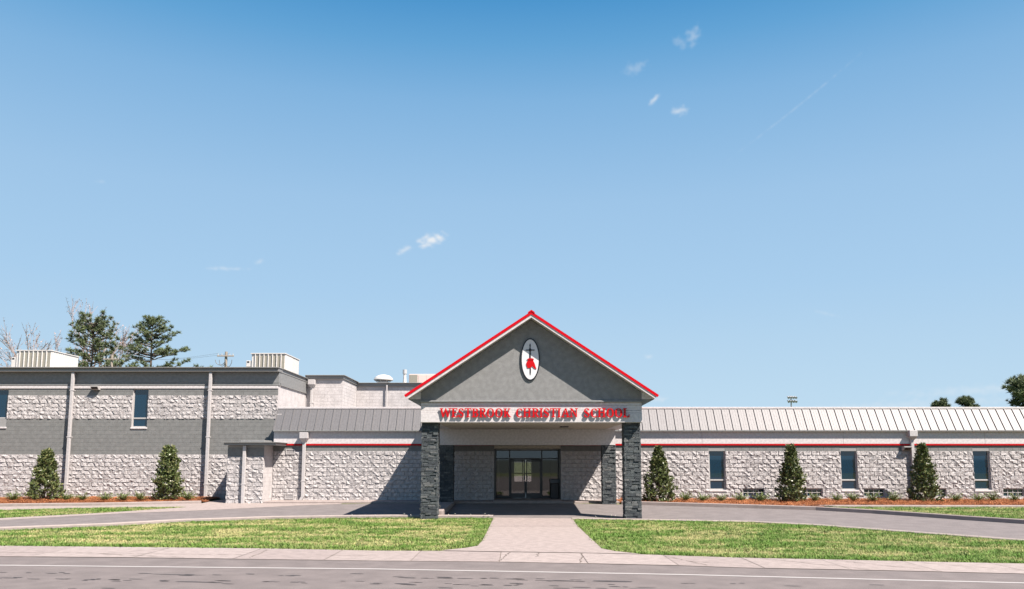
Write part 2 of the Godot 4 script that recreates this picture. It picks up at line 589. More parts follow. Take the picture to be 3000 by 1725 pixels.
# courses of blocks on a wall that faces +z (or +x when turned); holes: Rect2 in x and y
func courses(parent: Node3D, called: String, x0: float, x1: float, y0: float, rows: int, z: float, holes: Array, style: int, singles: int, turned := false) -> int:
	var rest := MB.new()
	var made := 0
	for r in rows:
		var y := y0 + (r + 0.5) * BH
		var k := x0 - (0.5 * BW if r % 2 else 0.0)
		while k < x1 - 0.02:
			var segs := [[maxf(k, x0), minf(k + BW, x1)]]
			for h in holes:
				if y > h.position.y and y < h.end.y:
					var cut := []
					for s in segs:
						if s[1] <= h.position.x or s[0] >= h.end.x:
							cut.append(s)
						else:
							if s[0] < h.position.x:
								cut.append([s[0], h.position.x])
							if s[1] > h.end.x:
								cut.append([h.end.x, s[1]])
					segs = cut
			for s in segs:
				var w: float = s[1] - s[0]
				if w < 0.04:
					continue
				var m: ArrayMesh = split_meshes[rng.randi() % split_meshes.size()] if style == 0 else smooth_meshes[style - 1]
				var at := Vector3((s[0] + s[1]) / 2.0, y, z)
				var t := Transform3D(Basis.from_scale(Vector3(w / BW, 1, 1)), at)
				if style == 0 and rng.randf() < 0.5:
					t.basis = t.basis * Basis(Vector3.BACK, PI)
				if turned:
					t = Transform3D(Basis(Vector3.UP, PI / 2) * t.basis, Vector3(z, y, -at.x))
				if made < singles:
					var o := part(parent, called, m)
					o.transform = Transform3D(t.basis, t.origin - away(parent))
					made += 1
				else:
					rest.add(m, t)
			k += BW
	if rest.v.size():
		var o := part(parent, called + "s", rest.mesh(M.split if style == 0 else (M.grey_block if style == 1 else M.white_block)))
		o.set_meta("kind", "stuff")
	return made

# a wall slab facing z with rectangular openings
func holed(b: MB, x0: float, x1: float, y0: float, y1: float, z0: float, z1: float, holes: Array) -> void:
	var xs := [x0, x1]
	var ys := [y0, y1]
	for h in holes:
		for q in [h.position.x, h.end.x]:
			if q > x0 and q < x1 and not xs.has(q):
				xs.append(q)
		for q in [h.position.y, h.end.y]:
			if q > y0 and q < y1 and not ys.has(q):
				ys.append(q)
	xs.sort()
	ys.sort()
	for i in xs.size() - 1:
		for j in ys.size() - 1:
			var mid := Vector2((xs[i] + xs[i + 1]) / 2.0, (ys[j] + ys[j + 1]) / 2.0)
			var open := false
			for h in holes:
				open = open or h.has_point(mid)
			if not open:
				b.box(Vector3(xs[i], ys[j], z0), Vector3(xs[i + 1], ys[j + 1], z1))

func tall_window(parent: Node3D, r: Rect2, z: float) -> void:
	var x0 := r.position.x
	var x1 := r.end.x
	var y0 := r.position.y
	var y1 := r.end.y
	var zi := z - 0.10
	var fr := 0.045
	var bar := y0 + (y1 - y0) * 0.25
	var w := part(parent, "window", boxes([
		[x0, x0 + fr, y0 + 0.08, y1, zi - 0.05, zi + 0.03], [x1 - fr, x1, y0 + 0.08, y1, zi - 0.05, zi + 0.03],
		[x0 + fr, x1 - fr, y1 - fr, y1, zi - 0.05, zi + 0.03], [x0 + fr, x1 - fr, y0 + 0.08, y0 + 0.08 + fr * 1.4, zi - 0.05, zi + 0.03],
		[x0 + fr, x1 - fr, bar, bar + 0.07, zi - 0.05, zi + 0.025]], M.aluminium, 0.006))
	part(w, "pane", boxes([[x0 + fr, x1 - fr, bar + 0.07, y1 - fr, zi - 0.016, zi - 0.010]], M.glass))
	part(w, "pane", boxes([[x0 + fr, x1 - fr, y0 + 0.08 + fr * 1.4, bar, zi - 0.016, zi - 0.010]], M.glass))
	part(w, "sill", boxes([[x0 - 0.03, x1 + 0.03, y0, y0 + 0.085, zi - 0.05, z + 0.055]], M.white_trim, 0.012))
	var sl := MB.new()
	var yy := y1 - 0.1
	while yy > y0 + 0.2:
		sl.quad(Vector3(x0 + 0.06, yy, zi - 0.12), Vector3(x0 + 0.06, yy + 0.034, zi - 0.145), Vector3(x1 - 0.06, yy + 0.034, zi - 0.145), Vector3(x1 - 0.06, yy, zi - 0.12))
		yy -= 0.045
	part(w, "blind", sl.mesh(M.blind))

func low_window(parent: Node3D, r: Rect2, z: float) -> void:
	var x0 := r.position.x
	var x1 := r.end.x
	var y0 := r.position.y
	var y1 := r.end.y
	var zi := z - 0.07
	var bars := [[x0, x0 + 0.03, y0, y1, zi - 0.04, zi + 0.03], [x1 - 0.03, x1, y0, y1, zi - 0.04, zi + 0.03], [x0 + 0.03, x1 - 0.03, y0, y0 + 0.03, zi - 0.04, zi + 0.03], [x0 + 0.03, x1 - 0.03, y1 - 0.03, y1, zi - 0.04, zi + 0.03], [x0 + 0.03, x1 - 0.03, (y0 + y1) / 2 - 0.014, (y0 + y1) / 2 + 0.014, zi - 0.03, zi + 0.016]]
	var n := 4
	for i in range(1, n):
		var x := lerpf(x0, x1, float(i) / n)
		bars.append([x - 0.014, x + 0.014, y0 + 0.03, y1 - 0.03, zi - 0.028, zi + 0.02])
	var w := part(parent, "basement_window", boxes(bars, M.aluminium))
	for i in n:
		for j in 2:
			var xa := lerpf(x0, x1, float(i) / n) + 0.016
			var xb := lerpf(x0, x1, float(i + 1) / n) - 0.016
			var ya := lerpf(y0, y1, j / 2.0) + 0.018
			part(w, "pane", boxes([[xa, xb, ya, ya + (y1 - y0) / 2 - 0.036, zi - 0.02, zi - 0.014]], M.glass))

# collector box, downspout and straps on a wall at z
func downspout(parent: Node3D, x: float, top: float, bottom: float, z: float, head: bool, kick := 0.0) -> void:
	var w := 0.075
	var sp := part(parent, "downspout", boxes([[x - w, x + w, bottom + (0.16 if kick != 0.0 else 0.0), top, z + 0.07, z + 0.20]], M.spout, 0.012))
	if kick != 0.0:
		var b := MB.new()
		var y := bottom + 0.17
		b.prism(PackedVector2Array([Vector2(x - w, y), Vector2(x + w, y), Vector2(x + w + kick, bottom), Vector2(x - w + kick, bottom)]), z + 0.072, z + 0.198)
		part(sp, "outlet", b.mesh(M.spout))
	var straps := []
	var y2 := bottom + 0.9
	while y2 < top - 0.3:
		straps.append([x - w - 0.03, x + w + 0.03, y2, y2 + 0.04, z + 0.0, z + 0.21])
		y2 += 2.4
	for s in straps:
		part(sp, "strap", boxes([s], M.spout, 0.004))
	if head:
		var b := MB.new()
		var hx := 0.2
		b.cbox(Vector3(x - hx, top + 0.1, z + 0.01), Vector3(x + hx, top + 0.40, z + 0.36), 0.015)
		var p := [Vector3(x - hx + 0.02, top + 0.1, z + 0.02), Vector3(x + hx - 0.02, top + 0.1, z + 0.02), Vector3(x + hx - 0.02, top + 0.1, z + 0.34), Vector3(x - hx + 0.02, top + 0.1, z + 0.34)]
		var q := [Vector3(x - w, top - 0.08, z + 0.08), Vector3(x + w, top - 0.08, z + 0.08), Vector3(x + w, top - 0.08, z + 0.2), Vector3(x - w, top - 0.08, z + 0.2)]
		for i in 4:
			var j := (i + 1) % 4
			b.quad_to(p[i], p[j], q[j], q[i], (p[i] + p[j]) / 2 - Vector3(x, top + 0.1, z + 0.18))
		part(sp, "collector_box", b.mesh(M.spout))

func wall_lamp(x: float, y: float, z: float, label: String) -> void:
	var t := thing("wall_lamp", Vector3(x, y, z), label, "lamp")
	var b := MB.new()
	b.profile(PackedVector2Array([Vector2(z, y + 0.2), Vector2(z + 0.30, y + 0.2), Vector2(z + 0.30, y + 0.15), Vector2(z + 0.18, y), Vector2(z, y)]), x - 0.19, x + 0.19)
	part(t, "housing", b.mesh(M.aluminium))
	var f := MB.new()
	f.quad_to(Vector3(x - 0.15, y + 0.135, z + 0.297), Vector3(x + 0.15, y + 0.135, z + 0.297), Vector3(x + 0.15, y + 0.02, z + 0.205), Vector3(x - 0.15, y + 0.02, z + 0.205), Vector3(0, -0.6, 1))
	part(t, "lens", f.mesh(M.bronze))

# mansard of standing-seam panels
func mansard(parent: Node3D, x0: float, x1: float) -> void:
	var n := int(round((x1 - x0) / BW))
	var w := (x1 - x0) / n
	var lo := Vector2(0.2, 3.46)
	var hi := Vector2(-0.52, 4.58)
	var d := (hi - lo).normalized()
	var nn := Vector2(d.y, -d.x)
	if nn.x < 0:
		nn = -nn
	var up3 := Vector3(0, nn.y, nn.x)
	var b := MB.new()
	var strip := func(xa: float, xb: float, h: float) -> void:
		var q := lo + nn * h
		var r := hi + nn * h
		var q0 := lo
		var r0 := hi
		b.quad_to(Vector3(xa, q.y, q.x), Vector3(xb, q.y, q.x), Vector3(xb, r.y, r.x), Vector3(xa, r.y, r.x), up3)
		b.quad_to(Vector3(xa, q.y, q.x), Vector3(xa, r.y, r.x), Vector3(xa, r0.y, r0.x), Vector3(xa, q0.y, q0.x), Vector3.LEFT)
		b.quad_to(Vector3(xb, q.y, q.x), Vector3(xb, r.y, r.x), Vector3(xb, r0.y, r0.x), Vector3(xb, q0.y, q0.x), Vector3.RIGHT)
		b.quad_to(Vector3(xa, q.y, q.x), Vector3(xb, q.y, q.x), Vector3(xb, q0.y, q0.x), Vector3(xa, q0.y, q0.x), Vector3(0, -1, 0.3))
	strip.call(0.0, w - 0.002, 0.010)
	strip.call(0.0, 0.022, 0.055)
	strip.call(w * 0.36, w * 0.36 + 0.03, 0.016)
	strip.call(w * 0.66, w * 0.66 + 0.03, 0.016)
	var m := b.mesh(M.roof_metal)
	var rf := part(parent, "roof", boxes([[x0, x1, 4.30, 4.50, -8.0, -0.6]], M.flat_roof))
	for i in n:
		part(rf, "roof_panel", m, Vector3(x0 + i * w, 0, 0))
	var dk := MB.new()
	dk.profile(PackedVector2Array([Vector2(0.185, 3.45), Vector2(-0.535, 4.57), Vector2(-0.65, 4.57), Vector2(-0.65, 3.45)]), x0 + 0.002, x1 - 0.002)
	part(rf, "roof_deck", dk.mesh(M.grey_trim))
	part(rf, "ridge_cap", boxes([[x0, x1, 4.56, 4.655, -0.85, -0.46]], M.white_trim, 0.01))
	part(rf, "eave_trim", boxes([[x0, x1, 3.40, 3.47, 0.005, 0.225]], M.grey_trim, 0.006))

func wing(x0: float, x1: float, label: String, windows: Array, lows: Array, singles: int) -> Node3D:
	var t := thing("school_wing", Vector3((x0 + x1) / 2, 0, 0), label, "building")
	var holes := windows + lows
	var b := MB.new()
	holed(b, x0, x1, -0.2, 3.4, -0.3, -0.006, holes)
	var w := part(t, "wall", b.mesh(M.mortar))
	part(t, "end_wall", boxes([[x0, x0 + 0.25, -0.2, 4.3, -8.0, -0.3], [x1 - 0.25, x1, -0.2, 4.3, -8.0, -0.3]], M.mortar))
	part(t, "rear_wall", boxes([[x0 + 0.25, x1 - 0.25, -0.2, 4.3, -8.0, -7.75]], M.mortar))
	part(t, "floor", boxes([[x0 + 0.25, x1 - 0.25, -0.2, -0.05, -7.75, -0.3]], M.room_paint))
	courses(w, "split_face_block", x0, x1, 0.0, 12, 0.0, holes, 0, singles)
	# painted smooth courses: a half course, then a full one
	var band := part(t, "painted_band", boxes([[x0, x1, 12 * BH, 2.71, -0.005, 0.006]], M.grey_mortar))
	var bh := []
	for h in windows:
		bh.append(h)
	courses(band, "smooth_block", x0, x1, 12 * BH, 1, 0.011, bh, 1, 200)
	# cut half course under the red stripe
	var k := x0 - 0.5 * BW
	while k < x1 - 0.02:
		var a := maxf(k, x0)
		var e := minf(k + BW, x1)
		part(band, "smooth_block", boxes([[a + 0.003, e - 0.003, 13 * BH + 0.003, 2.706, 0.0, 0.015]], M.grey_block))
		k += BW
	part(t, "red_stripe", boxes([[x0, x1, 2.712, 2.79, -0.01, 0.075]], M.red_trim, 0.008))
	var x := x0
	var step := 7.0
	while x < x1 - 0.1:
		part(t, "fascia_board", boxes([[x + 0.004, minf(x + step, x1) - 0.004, 2.795, 3.41, -0.05, 0.045]], M.white_trim, 0.005))
		x += step
	for r in windows:
		tall_window(t, r, 0.0)
	for r in lows:
		low_window(t, r, 0.0)
	mansard(t, x0, x1)
	return t


# ---------------------------------------------------------------- buildings
func build_buildings() -> void:
	# wing to the street side, right of the doors
	var wr := [Rect2(9.53, 0.45, 0.79, 2.13), Rect2(16.03, 0.45, 0.80, 2.13), Rect2(22.57, 0.45, 0.82, 2.13)]
	var lr := [Rect2(11.15, 0.22, 1.06, 0.38), Rect2(14.08, 0.22, 0.98, 0.38), Rect2(17.1, 0.22, 1.02, 0.38), Rect2(20.13, 0.22, 1.02, 0.38), Rect2(23.95, 0.22, 1.02, 0.38)]
	var a := wing(2.2, 28.2, "long white split-block wing with bright metal mansard and three tall windows", wr, lr, 300)
	downspout(a, 19.53, 3.05, 0.0, 0.02, true)
	var vl := [Rect2(-11.38, 2.27, 0.46, 0.25), Rect2(-11.36, 0.08, 0.43, 0.27)]
	var b := wing(-12.0, -1.08, "shorter windowless split-block wing with grey metal mansard beside the vestibule", [], [], 300)
	downspout(b, -10.45, 2.95, 0.05, 0.02, true, -0.10)
	for r in vl:
		var fr := []
		var x0: float = r.position.x
		var x1: float = r.end.x
		var y0: float = r.position.y
		var y1: float = r.end.y
		fr = [[x0, x1, y0, y0 + 0.035, 0.0, 0.075], [x0, x1, y1 - 0.035, y1, 0.0, 0.075], [x0, x0 + 0.035, y0 + 0.035, y1 - 0.035, 0.0, 0.075], [x1 - 0.035, x1, y0 + 0.035, y1 - 0.035, 0.0, 0.075]]
		var v := part(b, "vent", boxes(fr, M.spout, 0.004))
		for k in 4:
			var y := y0 + 0.045 + k * (y1 - y0 - 0.08) / 4.0
			var m := MB.new()
			m.profile(PackedVector2Array([Vector2(0.01, y + 0.045), Vector2(0.058, y), Vector2(0.064, y + 0.006), Vector2(0.014, y + 0.052)]), x0 + 0.035, x1 - 0.035)
			part(v, "louvre", m.mesh(M.spout))
	wall_lamp(19.25, 2.47, 0.02, "box wall lamp beside the collector-box downspout of the long wing")

	# two-storey block
	var g := thing("gym_block", Vector3(-22, 0, -1.6), "two-storey grey and white block building with dark coping and tall downspouts", "building")
	var z := -1.6
	var gw := [Rect2(-19.88, 3.59, 0.80, 2.09), Rect2(-27.16, 3.61, 0.81, 2.05)]
	var w := MB.new()
	holed(w, -36.0, -12.35, -0.3, 5.83, z - 0.3, z - 0.006, gw)
	var wall := part(g, "wall", w.mesh(M.mortar))
	part(g, "side_wall", boxes([[-12.65, -12.352, -0.3, 6.55, -7.0, z - 0.3]], M.white_block))
	part(g, "side_wall", boxes([[-36.0, -35.7, -0.3, 6.5, -12.0, z - 0.3]], M.mortar))
	part(g, "rear_wall", boxes([[-35.7, -12.65, -0.3, 6.5, -12.3, -12.0]], M.mortar))
	part(g, "roof", boxes([[-35.7, -12.65, 6.2, 6.45, -12.0, z - 0.31]], M.flat_roof))
	courses(wall, "split_face_block", -36.0, -12.35, -0.155, 12, z, gw, 0, 230)
	courses(wall, "split_face_block", -36.0, -12.35, -0.155 + 21 * BH, 6, z, gw, 0, 0)
	var band := part(g, "painted_band", boxes([[-36.0, -19.88, -0.155 + 12 * BH, -0.155 + 21 * BH, z - 0.005, z + 0.005], [-19.08, -12.35, -0.155 + 12 * BH, -0.155 + 21 * BH, z - 0.005, z + 0.005], [-19.88, -19.08, -0.155 + 12 * BH, 3.60, z - 0.005, z + 0.005]], M.grey_mortar))
	courses(band, "smooth_block", -30.0, -12.35, -0.155 + 12 * BH, 9, z + 0.010, gw, 1, 230)
	courses(band, "smooth_block", -30.0, -12.35, -0.155 + 27 * BH, 2, z + 0.010, gw, 1, 70)
	part(g, "white_band", boxes([[-36.0, -12.35, 5.685, 5.825, z - 0.005, z + 0.05]], M.white_trim, 0.006))
	part(g, "ledge", boxes([[-36.0, -12.30, 5.845, 5.90, z - 0.2, z + 0.062], [-36.0, -12.31, 5.90, 5.972, z - 0.2, z + 0.048]], M.grey_trim, 0.008))
	part(g, "fascia", boxes([[-36.0, -12.305, 5.975, 6.54, z - 0.3, z + 0.06], [-12.36, -12.30, 5.90, 6.54, -7.0, z - 0.3]], M.grey_trim, 0.006))
	part(g, "coping", boxes([[-36.0, -12.27, 6.54, 6.575, z - 0.35, z + 0.37], [-36.0, -12.28, 6.575, 6.725, z - 0.35, z + 0.32], [-36.0, -12.24, 6.725, 6.765, z - 0.35, z + 0.45], [-12.6, -12.28, 6.54, 6.725, -7.0, z - 0.35], [-12.6, -12.20, 6.725, 6.765, -7.0, z - 0.35]], M.coping, 0.008))
	part(g, "side_ledge", boxes([[-12.36, -12.285, 5.86, 5.90, -7.0, z - 0.3]], M.coping, 0.006))
	for r in gw:
		tall_window(g, r, z)
	downspout(g, -22.92, 6.5, -0.15, z + 0.11, false)
	downspout(g, -15.80, 6.5, -0.15, z + 0.11, false)
	wall_lamp(-21.77, 5.61, z + 0.02, "box wall lamp high on the two-storey wall under the dark fascia")

	# small vestibule between the two
	var v := thing("vestibule", Vector3(-12.9, 0, 0), "small block vestibule with a thin flat slab roof beside the two-storey wall", "building")
	var vb := part(v, "wall", boxes([[-13.75, -12.01, -0.2, 2.69, z + 0.012, 1.392]], M.mortar))
	courses(vb, "split_face_block", -13.75, -12.01, -0.06, 11, 1.4, [], 0, 60)
	courses(vb, "white_block", -1.38, -0.08, -0.06, 11, -12.005, [], 2, 60, true)
	var pb := part(v, "painted_band", boxes([[-13.75, -12.01, -0.06 + 11 * BH, 2.69, 1.393, 1.404]], M.grey_mortar))
	courses(pb, "smooth_block", -13.75, -12.01, -0.06 + 11 * BH, 2, 1.41, [], 1, 40)
	part(v, "roof", boxes([[-13.85, -11.36, 2.70, 2.815, -1.5, 1.70], [-13.93, -11.30, 2.815, 2.85, -1.5, 1.80]], M.coping, 0.008))
	part(v, "roof_kerb", boxes([[-13.25, -12.1, 2.85, 2.95, -1.3, 1.15]], M.grey_trim, 0.012))
	downspout(v, -12.9, 2.68, -0.06, 1.4, false)

	# white blocks behind
	var rb := thing("rear_block", Vector3(-11.5, 0, -9), "white rear block with grey coping and its own collector-box downspout", "building")
	var rw := part(rb, "wall", boxes([[-12.34, -10.21, 0, 6.74, -11.0, -7.01]], M.white_joint))
	courses(rw, "white_block", -12.3, -10.21, 4.2, 12, -7.0, [], 2, 80)
	courses(rw, "white_block", 7.05, 11.0, 4.2, 12, -10.2, [], 2, 140, true)
	part(rb, "coping", boxes([[-12.4, -10.14, 6.74, 6.92, -11.0, -6.87], [-12.4, -10.05, 6.92, 6.96, -11.0, -6.76]], M.coping, 0.012))
	downspout(rb, -11.98, 6.28, 4.4, -6.98, true)
	var rc := thing("rear_block", Vector3(-6, 0, -13), "longer white rear block carrying the dome vent on its roof", "building")
	var cw := part(rc, "wall", boxes([[-10.2, -1.5, 0, 6.68, -18.0, -11.01]], M.white_joint))
	courses(cw, "white_block", -10.18, -1.5, 4.2, 12, -11.0, [], 2, 270)
	part(rc, "coping", boxes([[-10.2, -1.4, 6.68, 6.86, -18.0, -10.87], [-10.2, -1.38, 6.86, 6.90, -18.0, -10.76]], M.coping, 0.012))
	part(rc, "roof", boxes([[-10.15, -1.5, 6.69, 6.72, -17.9, -11.1]], M.flat_roof))
	var pm := MB.new()
	pm.tube(Vector3(-8.25, 4.3, -10.84), Vector3(-8.25, 6.75, -10.84), 0.05, 0.05, 10)
	part(rc, "drain_pipe", pm.mesh(M.spout))

	build_roof_things()
	build_entrance()
	build_portico()

func build_roof_things() -> void:
	for k in [[-28.05, -26.1, -4.6, 8.08, "boxy ribbed white rooftop unit standing in front of the bare trees"], [-14.5, -12.66, -3.6, 7.77, "boxy ribbed white rooftop unit near the corner of the two-storey block"]]:
		var x0: float = k[0]
		var x1: float = k[1]
		var zf: float = k[2]
		var y1: float = k[3]
		var y0 := 6.46
		var t := thing("rooftop_unit", Vector3((x0 + x1) / 2, y0, zf - 1.4), k[4], "rooftop unit", "rooftop units on the two-storey block")
		part(t, "cabinet", boxes([[x0, x1, y0, y1, zf - 2.8, zf - 0.05]], M.unit_white, 0.02))
		for i in 7:
			var xa := x0 + 0.2 + i * (x1 - x0 - 0.2) / 7.0
			part(t, "grille", boxes([[xa + 0.06, xa + (x1 - x0 - 0.2) / 7.0 - 0.03, y0 + 0.1, y1 - 0.08, zf - 0.06, zf - 0.03]], M.unit_grille))
			part(t, "rib", boxes([[xa, xa + 0.05, y0 + 0.02, y1 - 0.02, zf - 0.06, zf + 0.03]], M.unit_white, 0.008))
		for i in 6:
			part(t, "rib", boxes([[x1 - 0.01, x1 + 0.035, y0 + 0.04, y1 - 0.05, zf - 0.2 - i * 0.22 - 0.05, zf - 0.2 - i * 0.22]], M.unit_white, 0.008))
		part(t, "seam", boxes([[x1 - 0.01, x1 + 0.012, y0 + 0.04, y1 - 0.05, zf - 2.15, zf - 2.1]], M.unit_white))
		part(t, "lid", boxes([[x0 - 0.04, x1 + 0.04, y1, y1 + 0.05, zf - 2.84, zf + 0.02]], M.unit_white, 0.01))
		part(t, "control_box", boxes([[x0 - 0.32, x0 - 0.02, y0 + 0.62, y1 - 0.35, zf - 0.5, zf - 0.12]], M.unit_white, 0.02))
		part(t, "control_box", boxes([[x0 - 0.30, x0 - 0.04, y0 + 0.15, y0 + 0.58, zf - 0.55, zf - 0.1]], M.unit_white, 0.02))
		part(t, "hatch", boxes([[x0 - 0.26, x0 - 0.14, y1 - 0.47, y1 - 0.38, zf - 0.125, zf - 0.11]], M.bronze))
	# dome vent
	var d := thing("dome_vent", Vector3(-8.84, 6.72, -13), "white mushroom-shaped dome vent on the rear block roof", "vent")
	var m := MB.new()
	var prof := [[0.62, 7.26], [0.64, 7.32], [0.56, 7.46], [0.40, 7.57], [0.2, 7.63], [0.0, 7.65]]
	for i in 24:
		var s := TAU * i / 24.0
		var e := TAU * (i + 1) / 24.0
		for j in prof.size() - 1:
			var p := Vector3(cos(s), 0, sin(s))
			var q := Vector3(cos(e), 0, sin(e))
			var o := Vector3(-8.84, 0, -13)
			m.quad_to(o + p * prof[j][0] + Vector3.UP * prof[j][1], o + p * prof[j + 1][0] + Vector3.UP * prof[j + 1][1], o + q * prof[j + 1][0] + Vector3.UP * prof[j + 1][1], o + q * prof[j][0] + Vector3.UP * prof[j][1], p + q + Vector3.UP)
	part(d, "cap", m.mesh(M.unit_white))
	m = MB.new()
	m.tube(Vector3(-8.84, 6.7, -13), Vector3(-8.84, 7.2, -13), 0.34, 0.34, 16)
	part(d, "throat", m.mesh(M.steel))
	for i in 8:
		m = MB.new()
		var s := TAU * i / 8.0 + 0.2
		m.tube(Vector3(-8.84 + cos(s) * 0.34, 7.1, -13 + sin(s) * 0.34), Vector3(-8.84 + cos(s) * 0.6, 7.28, -13 + sin(s) * 0.6), 0.02, 0.02, 5)
		part(d, "bracket", m.mesh(M.unit_white))
	# flue
	var f := thing("flue_pipe", Vector3(-7.42, 6.72, -13), "short capped metal flue pipe next to the dome vent", "flue")
	m = MB.new()
	m.tube(Vector3(-7.42, 6.7, -13), Vector3(-7.42, 7.45, -13), 0.15, 0.10, 12)
	m.tube(Vector3(-7.42, 7.45, -13), Vector3(-7.42, 7.72, -13), 0.10, 0.10, 12)
	part(f, "pipe", m.mesh(M.unit_white))
	m = MB.new()
	m.tube(Vector3(-7.42, 7.70, -13), Vector3(-7.42, 7.98, -13), 0.14, 0.14, 12, true)
	part(f, "cowl", m.mesh(M.steel))
	# tan unit
	var u := thing("air_conditioner", Vector3(-6.1, 6.72, -14.5), "low pinkish tan air conditioner with a dark grille behind the portico roof", "air conditioner")
	part(u, "cabinet", boxes([[-7.28, -5.2, 6.72, 7.80, -15.6, -14.0]], M.unit_tan, 0.02))
	part(u, "grille", boxes([[-7.22, -6.7, 6.8, 7.74, -14.01, -13.98]], M.unit_grille))
	part(u, "panel", boxes([[-6.62, -6.15, 6.85, 7.72, -14.01, -13.985], [-6.1, -5.3, 6.85, 7.72, -14.01, -13.985]], M.unit_tan, 0.005))

func build_entrance() -> void:
	# recess, storefront and the lobby behind it
	var t := thing("entrance_lobby", Vector3(0.56, 0, -1), "glazed double-door storefront set back in the shade of the portico", "entrance")
	var x0 := -1.08
	var x1 := 2.2
	part(t, "lobby_wall", boxes([[x0 - 0.25, x0 - 0.001, -0.2, 4.3, -12.0, -8.0], [x1 + 0.001, x1 + 0.25, -0.2, 4.3, -12.0, -8.0]], M.room_paint))
	part(t, "reveal", boxes([[x0 + 0.002, x0 + 0.05, 0.0, 2.70, -1.2, -0.01]], M.bronze))
	part(t, "reveal", boxes([[x1 - 0.05, x1 - 0.002, 0.0, 2.70, -1.2, -0.01]], M.bronze))
	part(t, "lobby_floor", boxes([[x0, x1, -0.15, 0.07, -12.0, -1.06]], M.lobby_floor))
	part(t, "recess_soffit", boxes([[x0, x1, 2.56, 2.72, -1.06, 0.0]], M.ceiling))
	part(t, "lobby_ceiling", boxes([[x0, x1, 2.56, 2.72, -12.0, -1.062]], M.room_paint))
	part(t, "header", boxes([[x0, x1, 2.725, 4.3, -1.2, -0.02]], M.grey_trim))
	part(t, "lobby_roof", boxes([[x0, x1, 4.32, 4.5, -12.0, -0.65]], M.flat_roof))
	var z := -1.0
	var xs := [-1.03, -0.33, 1.30, 2.15]
	var fr := []
	for x in xs:
		fr.append([x - 0.03, x + 0.03, 0.09, 2.52, z - 0.06, z + 0.06])
	fr.append([-1.0, 2.12, 2.46, 2.555, z - 0.06, z + 0.065])
	fr.append([-0.30, 1.27, 2.02, 2.10, z - 0.05, z + 0.05])
	fr.append([-1.0, -0.36, 2.05, 2.10, z - 0.05, z + 0.05])
	fr.append([1.33, 2.12, 2.05, 2.10, z - 0.05, z + 0.05])
	fr.append([-1.0, -0.36, 0.09, 0.22, z - 0.05, z + 0.05])
	fr.append([1.33, 2.12, 0.09, 0.22, z - 0.05, z + 0.05])
	var sf := part(t, "storefront_frame", boxes(fr, M.bronze, 0.006))
	part(sf, "head_trim", boxes([[-1.02, 2.14, 2.50, 2.535, z + 0.066, z + 0.085]], M.aluminium))
	for p in [[-1.0, -0.36, 0.22, 2.05], [1.33, 2.12, 0.22, 2.05], [-1.0, -0.36, 2.10, 2.46], [-0.30, 1.27, 2.10, 2.46], [1.33, 2.12, 2.10, 2.46]]:
		part(sf, "pane", boxes([[p[0], p[1], p[2], p[3], z - 0.004, z + 0.004]], M.door_glass))
	for k in [[-0.29, 0.475, 0.40], [0.495, 1.26, 0.57]]:
		var a: float = k[0]
		var e: float = k[1]
		var dr := part(t, "door", boxes([[a, a + 0.06, 0.10, 2.0, z - 0.03, z + 0.03], [e - 0.06, e, 0.10, 2.0, z - 0.03, z + 0.03], [a + 0.06, e - 0.06, 1.92, 2.0, z - 0.03, z + 0.03], [a + 0.06, e - 0.06, 0.10, 0.34, z - 0.03, z + 0.03]], M.bronze, 0.006))
		part(dr, "pane", boxes([[a + 0.06, e - 0.06, 0.34, 1.92, z - 0.004, z + 0.004]], M.door_glass))
		var h := MB.new()
		var hx: float = k[2]
		h.tube(Vector3(hx, 1.0, z + 0.03), Vector3(hx, 1.0, z + 0.09), 0.012, 0.012, 6)
		h.tube(Vector3(hx, 1.0, z + 0.09), Vector3(hx, 1.25, z + 0.09), 0.014, 0.014, 6)
		h.tube(Vector3(hx, 1.25, z + 0.09), Vector3(hx, 1.25, z + 0.03), 0.012, 0.012, 6)
		part(dr, "handle", h.mesh(M.aluminium))
	# rear doors of the lobby, open to the daylight behind
	var zr := -11.9
	part(t, "rear_wall", boxes([[x0, -0.12, 0.0, 2.56, zr - 0.1, zr + 0.1], [0.98, x1, 0.0, 2.56, zr - 0.1, zr + 0.1], [-0.12, 0.98, 2.0, 2.56, zr - 0.1, zr + 0.1], [-0.12, 0.98, 0.0, 0.62, zr - 0.1, zr + 0.1]], M.room_paint))
	var rf := part(t, "rear_door_frame", boxes([[0.40, 0.47, 0.62, 2.0, zr - 0.05, zr + 0.05], [-0.12, 0.40, 1.10, 1.17, zr - 0.05, zr + 0.05], [0.47, 0.98, 1.10, 1.17, zr - 0.05, zr + 0.05]], M.bronze))
	part(rf, "pane", boxes([[-0.12, 0.98, 0.62, 2.0, zr - 0.004, zr + 0.004]], M.window_clear))
	# litter bin
	var bn := thing("litter_bin", Vector3(1.93, 0.09, -0.45), "dark litter bin with a sloping grey lid beside the entrance doors", "bin")
	part(bn, "body", boxes([[1.72, 2.13, 0.092, 0.86, -0.68, -0.28]], M.bin, 0.03))
	var l := MB.new()
	l.profile(PackedVector2Array([Vector2(-0.26, 0.865), Vector2(-0.40, 1.04), Vector2(-0.60, 1.04), Vector2(-0.70, 0.865)]), 1.70, 2.15)
	part(bn, "lid", l.mesh(M.bin_top))

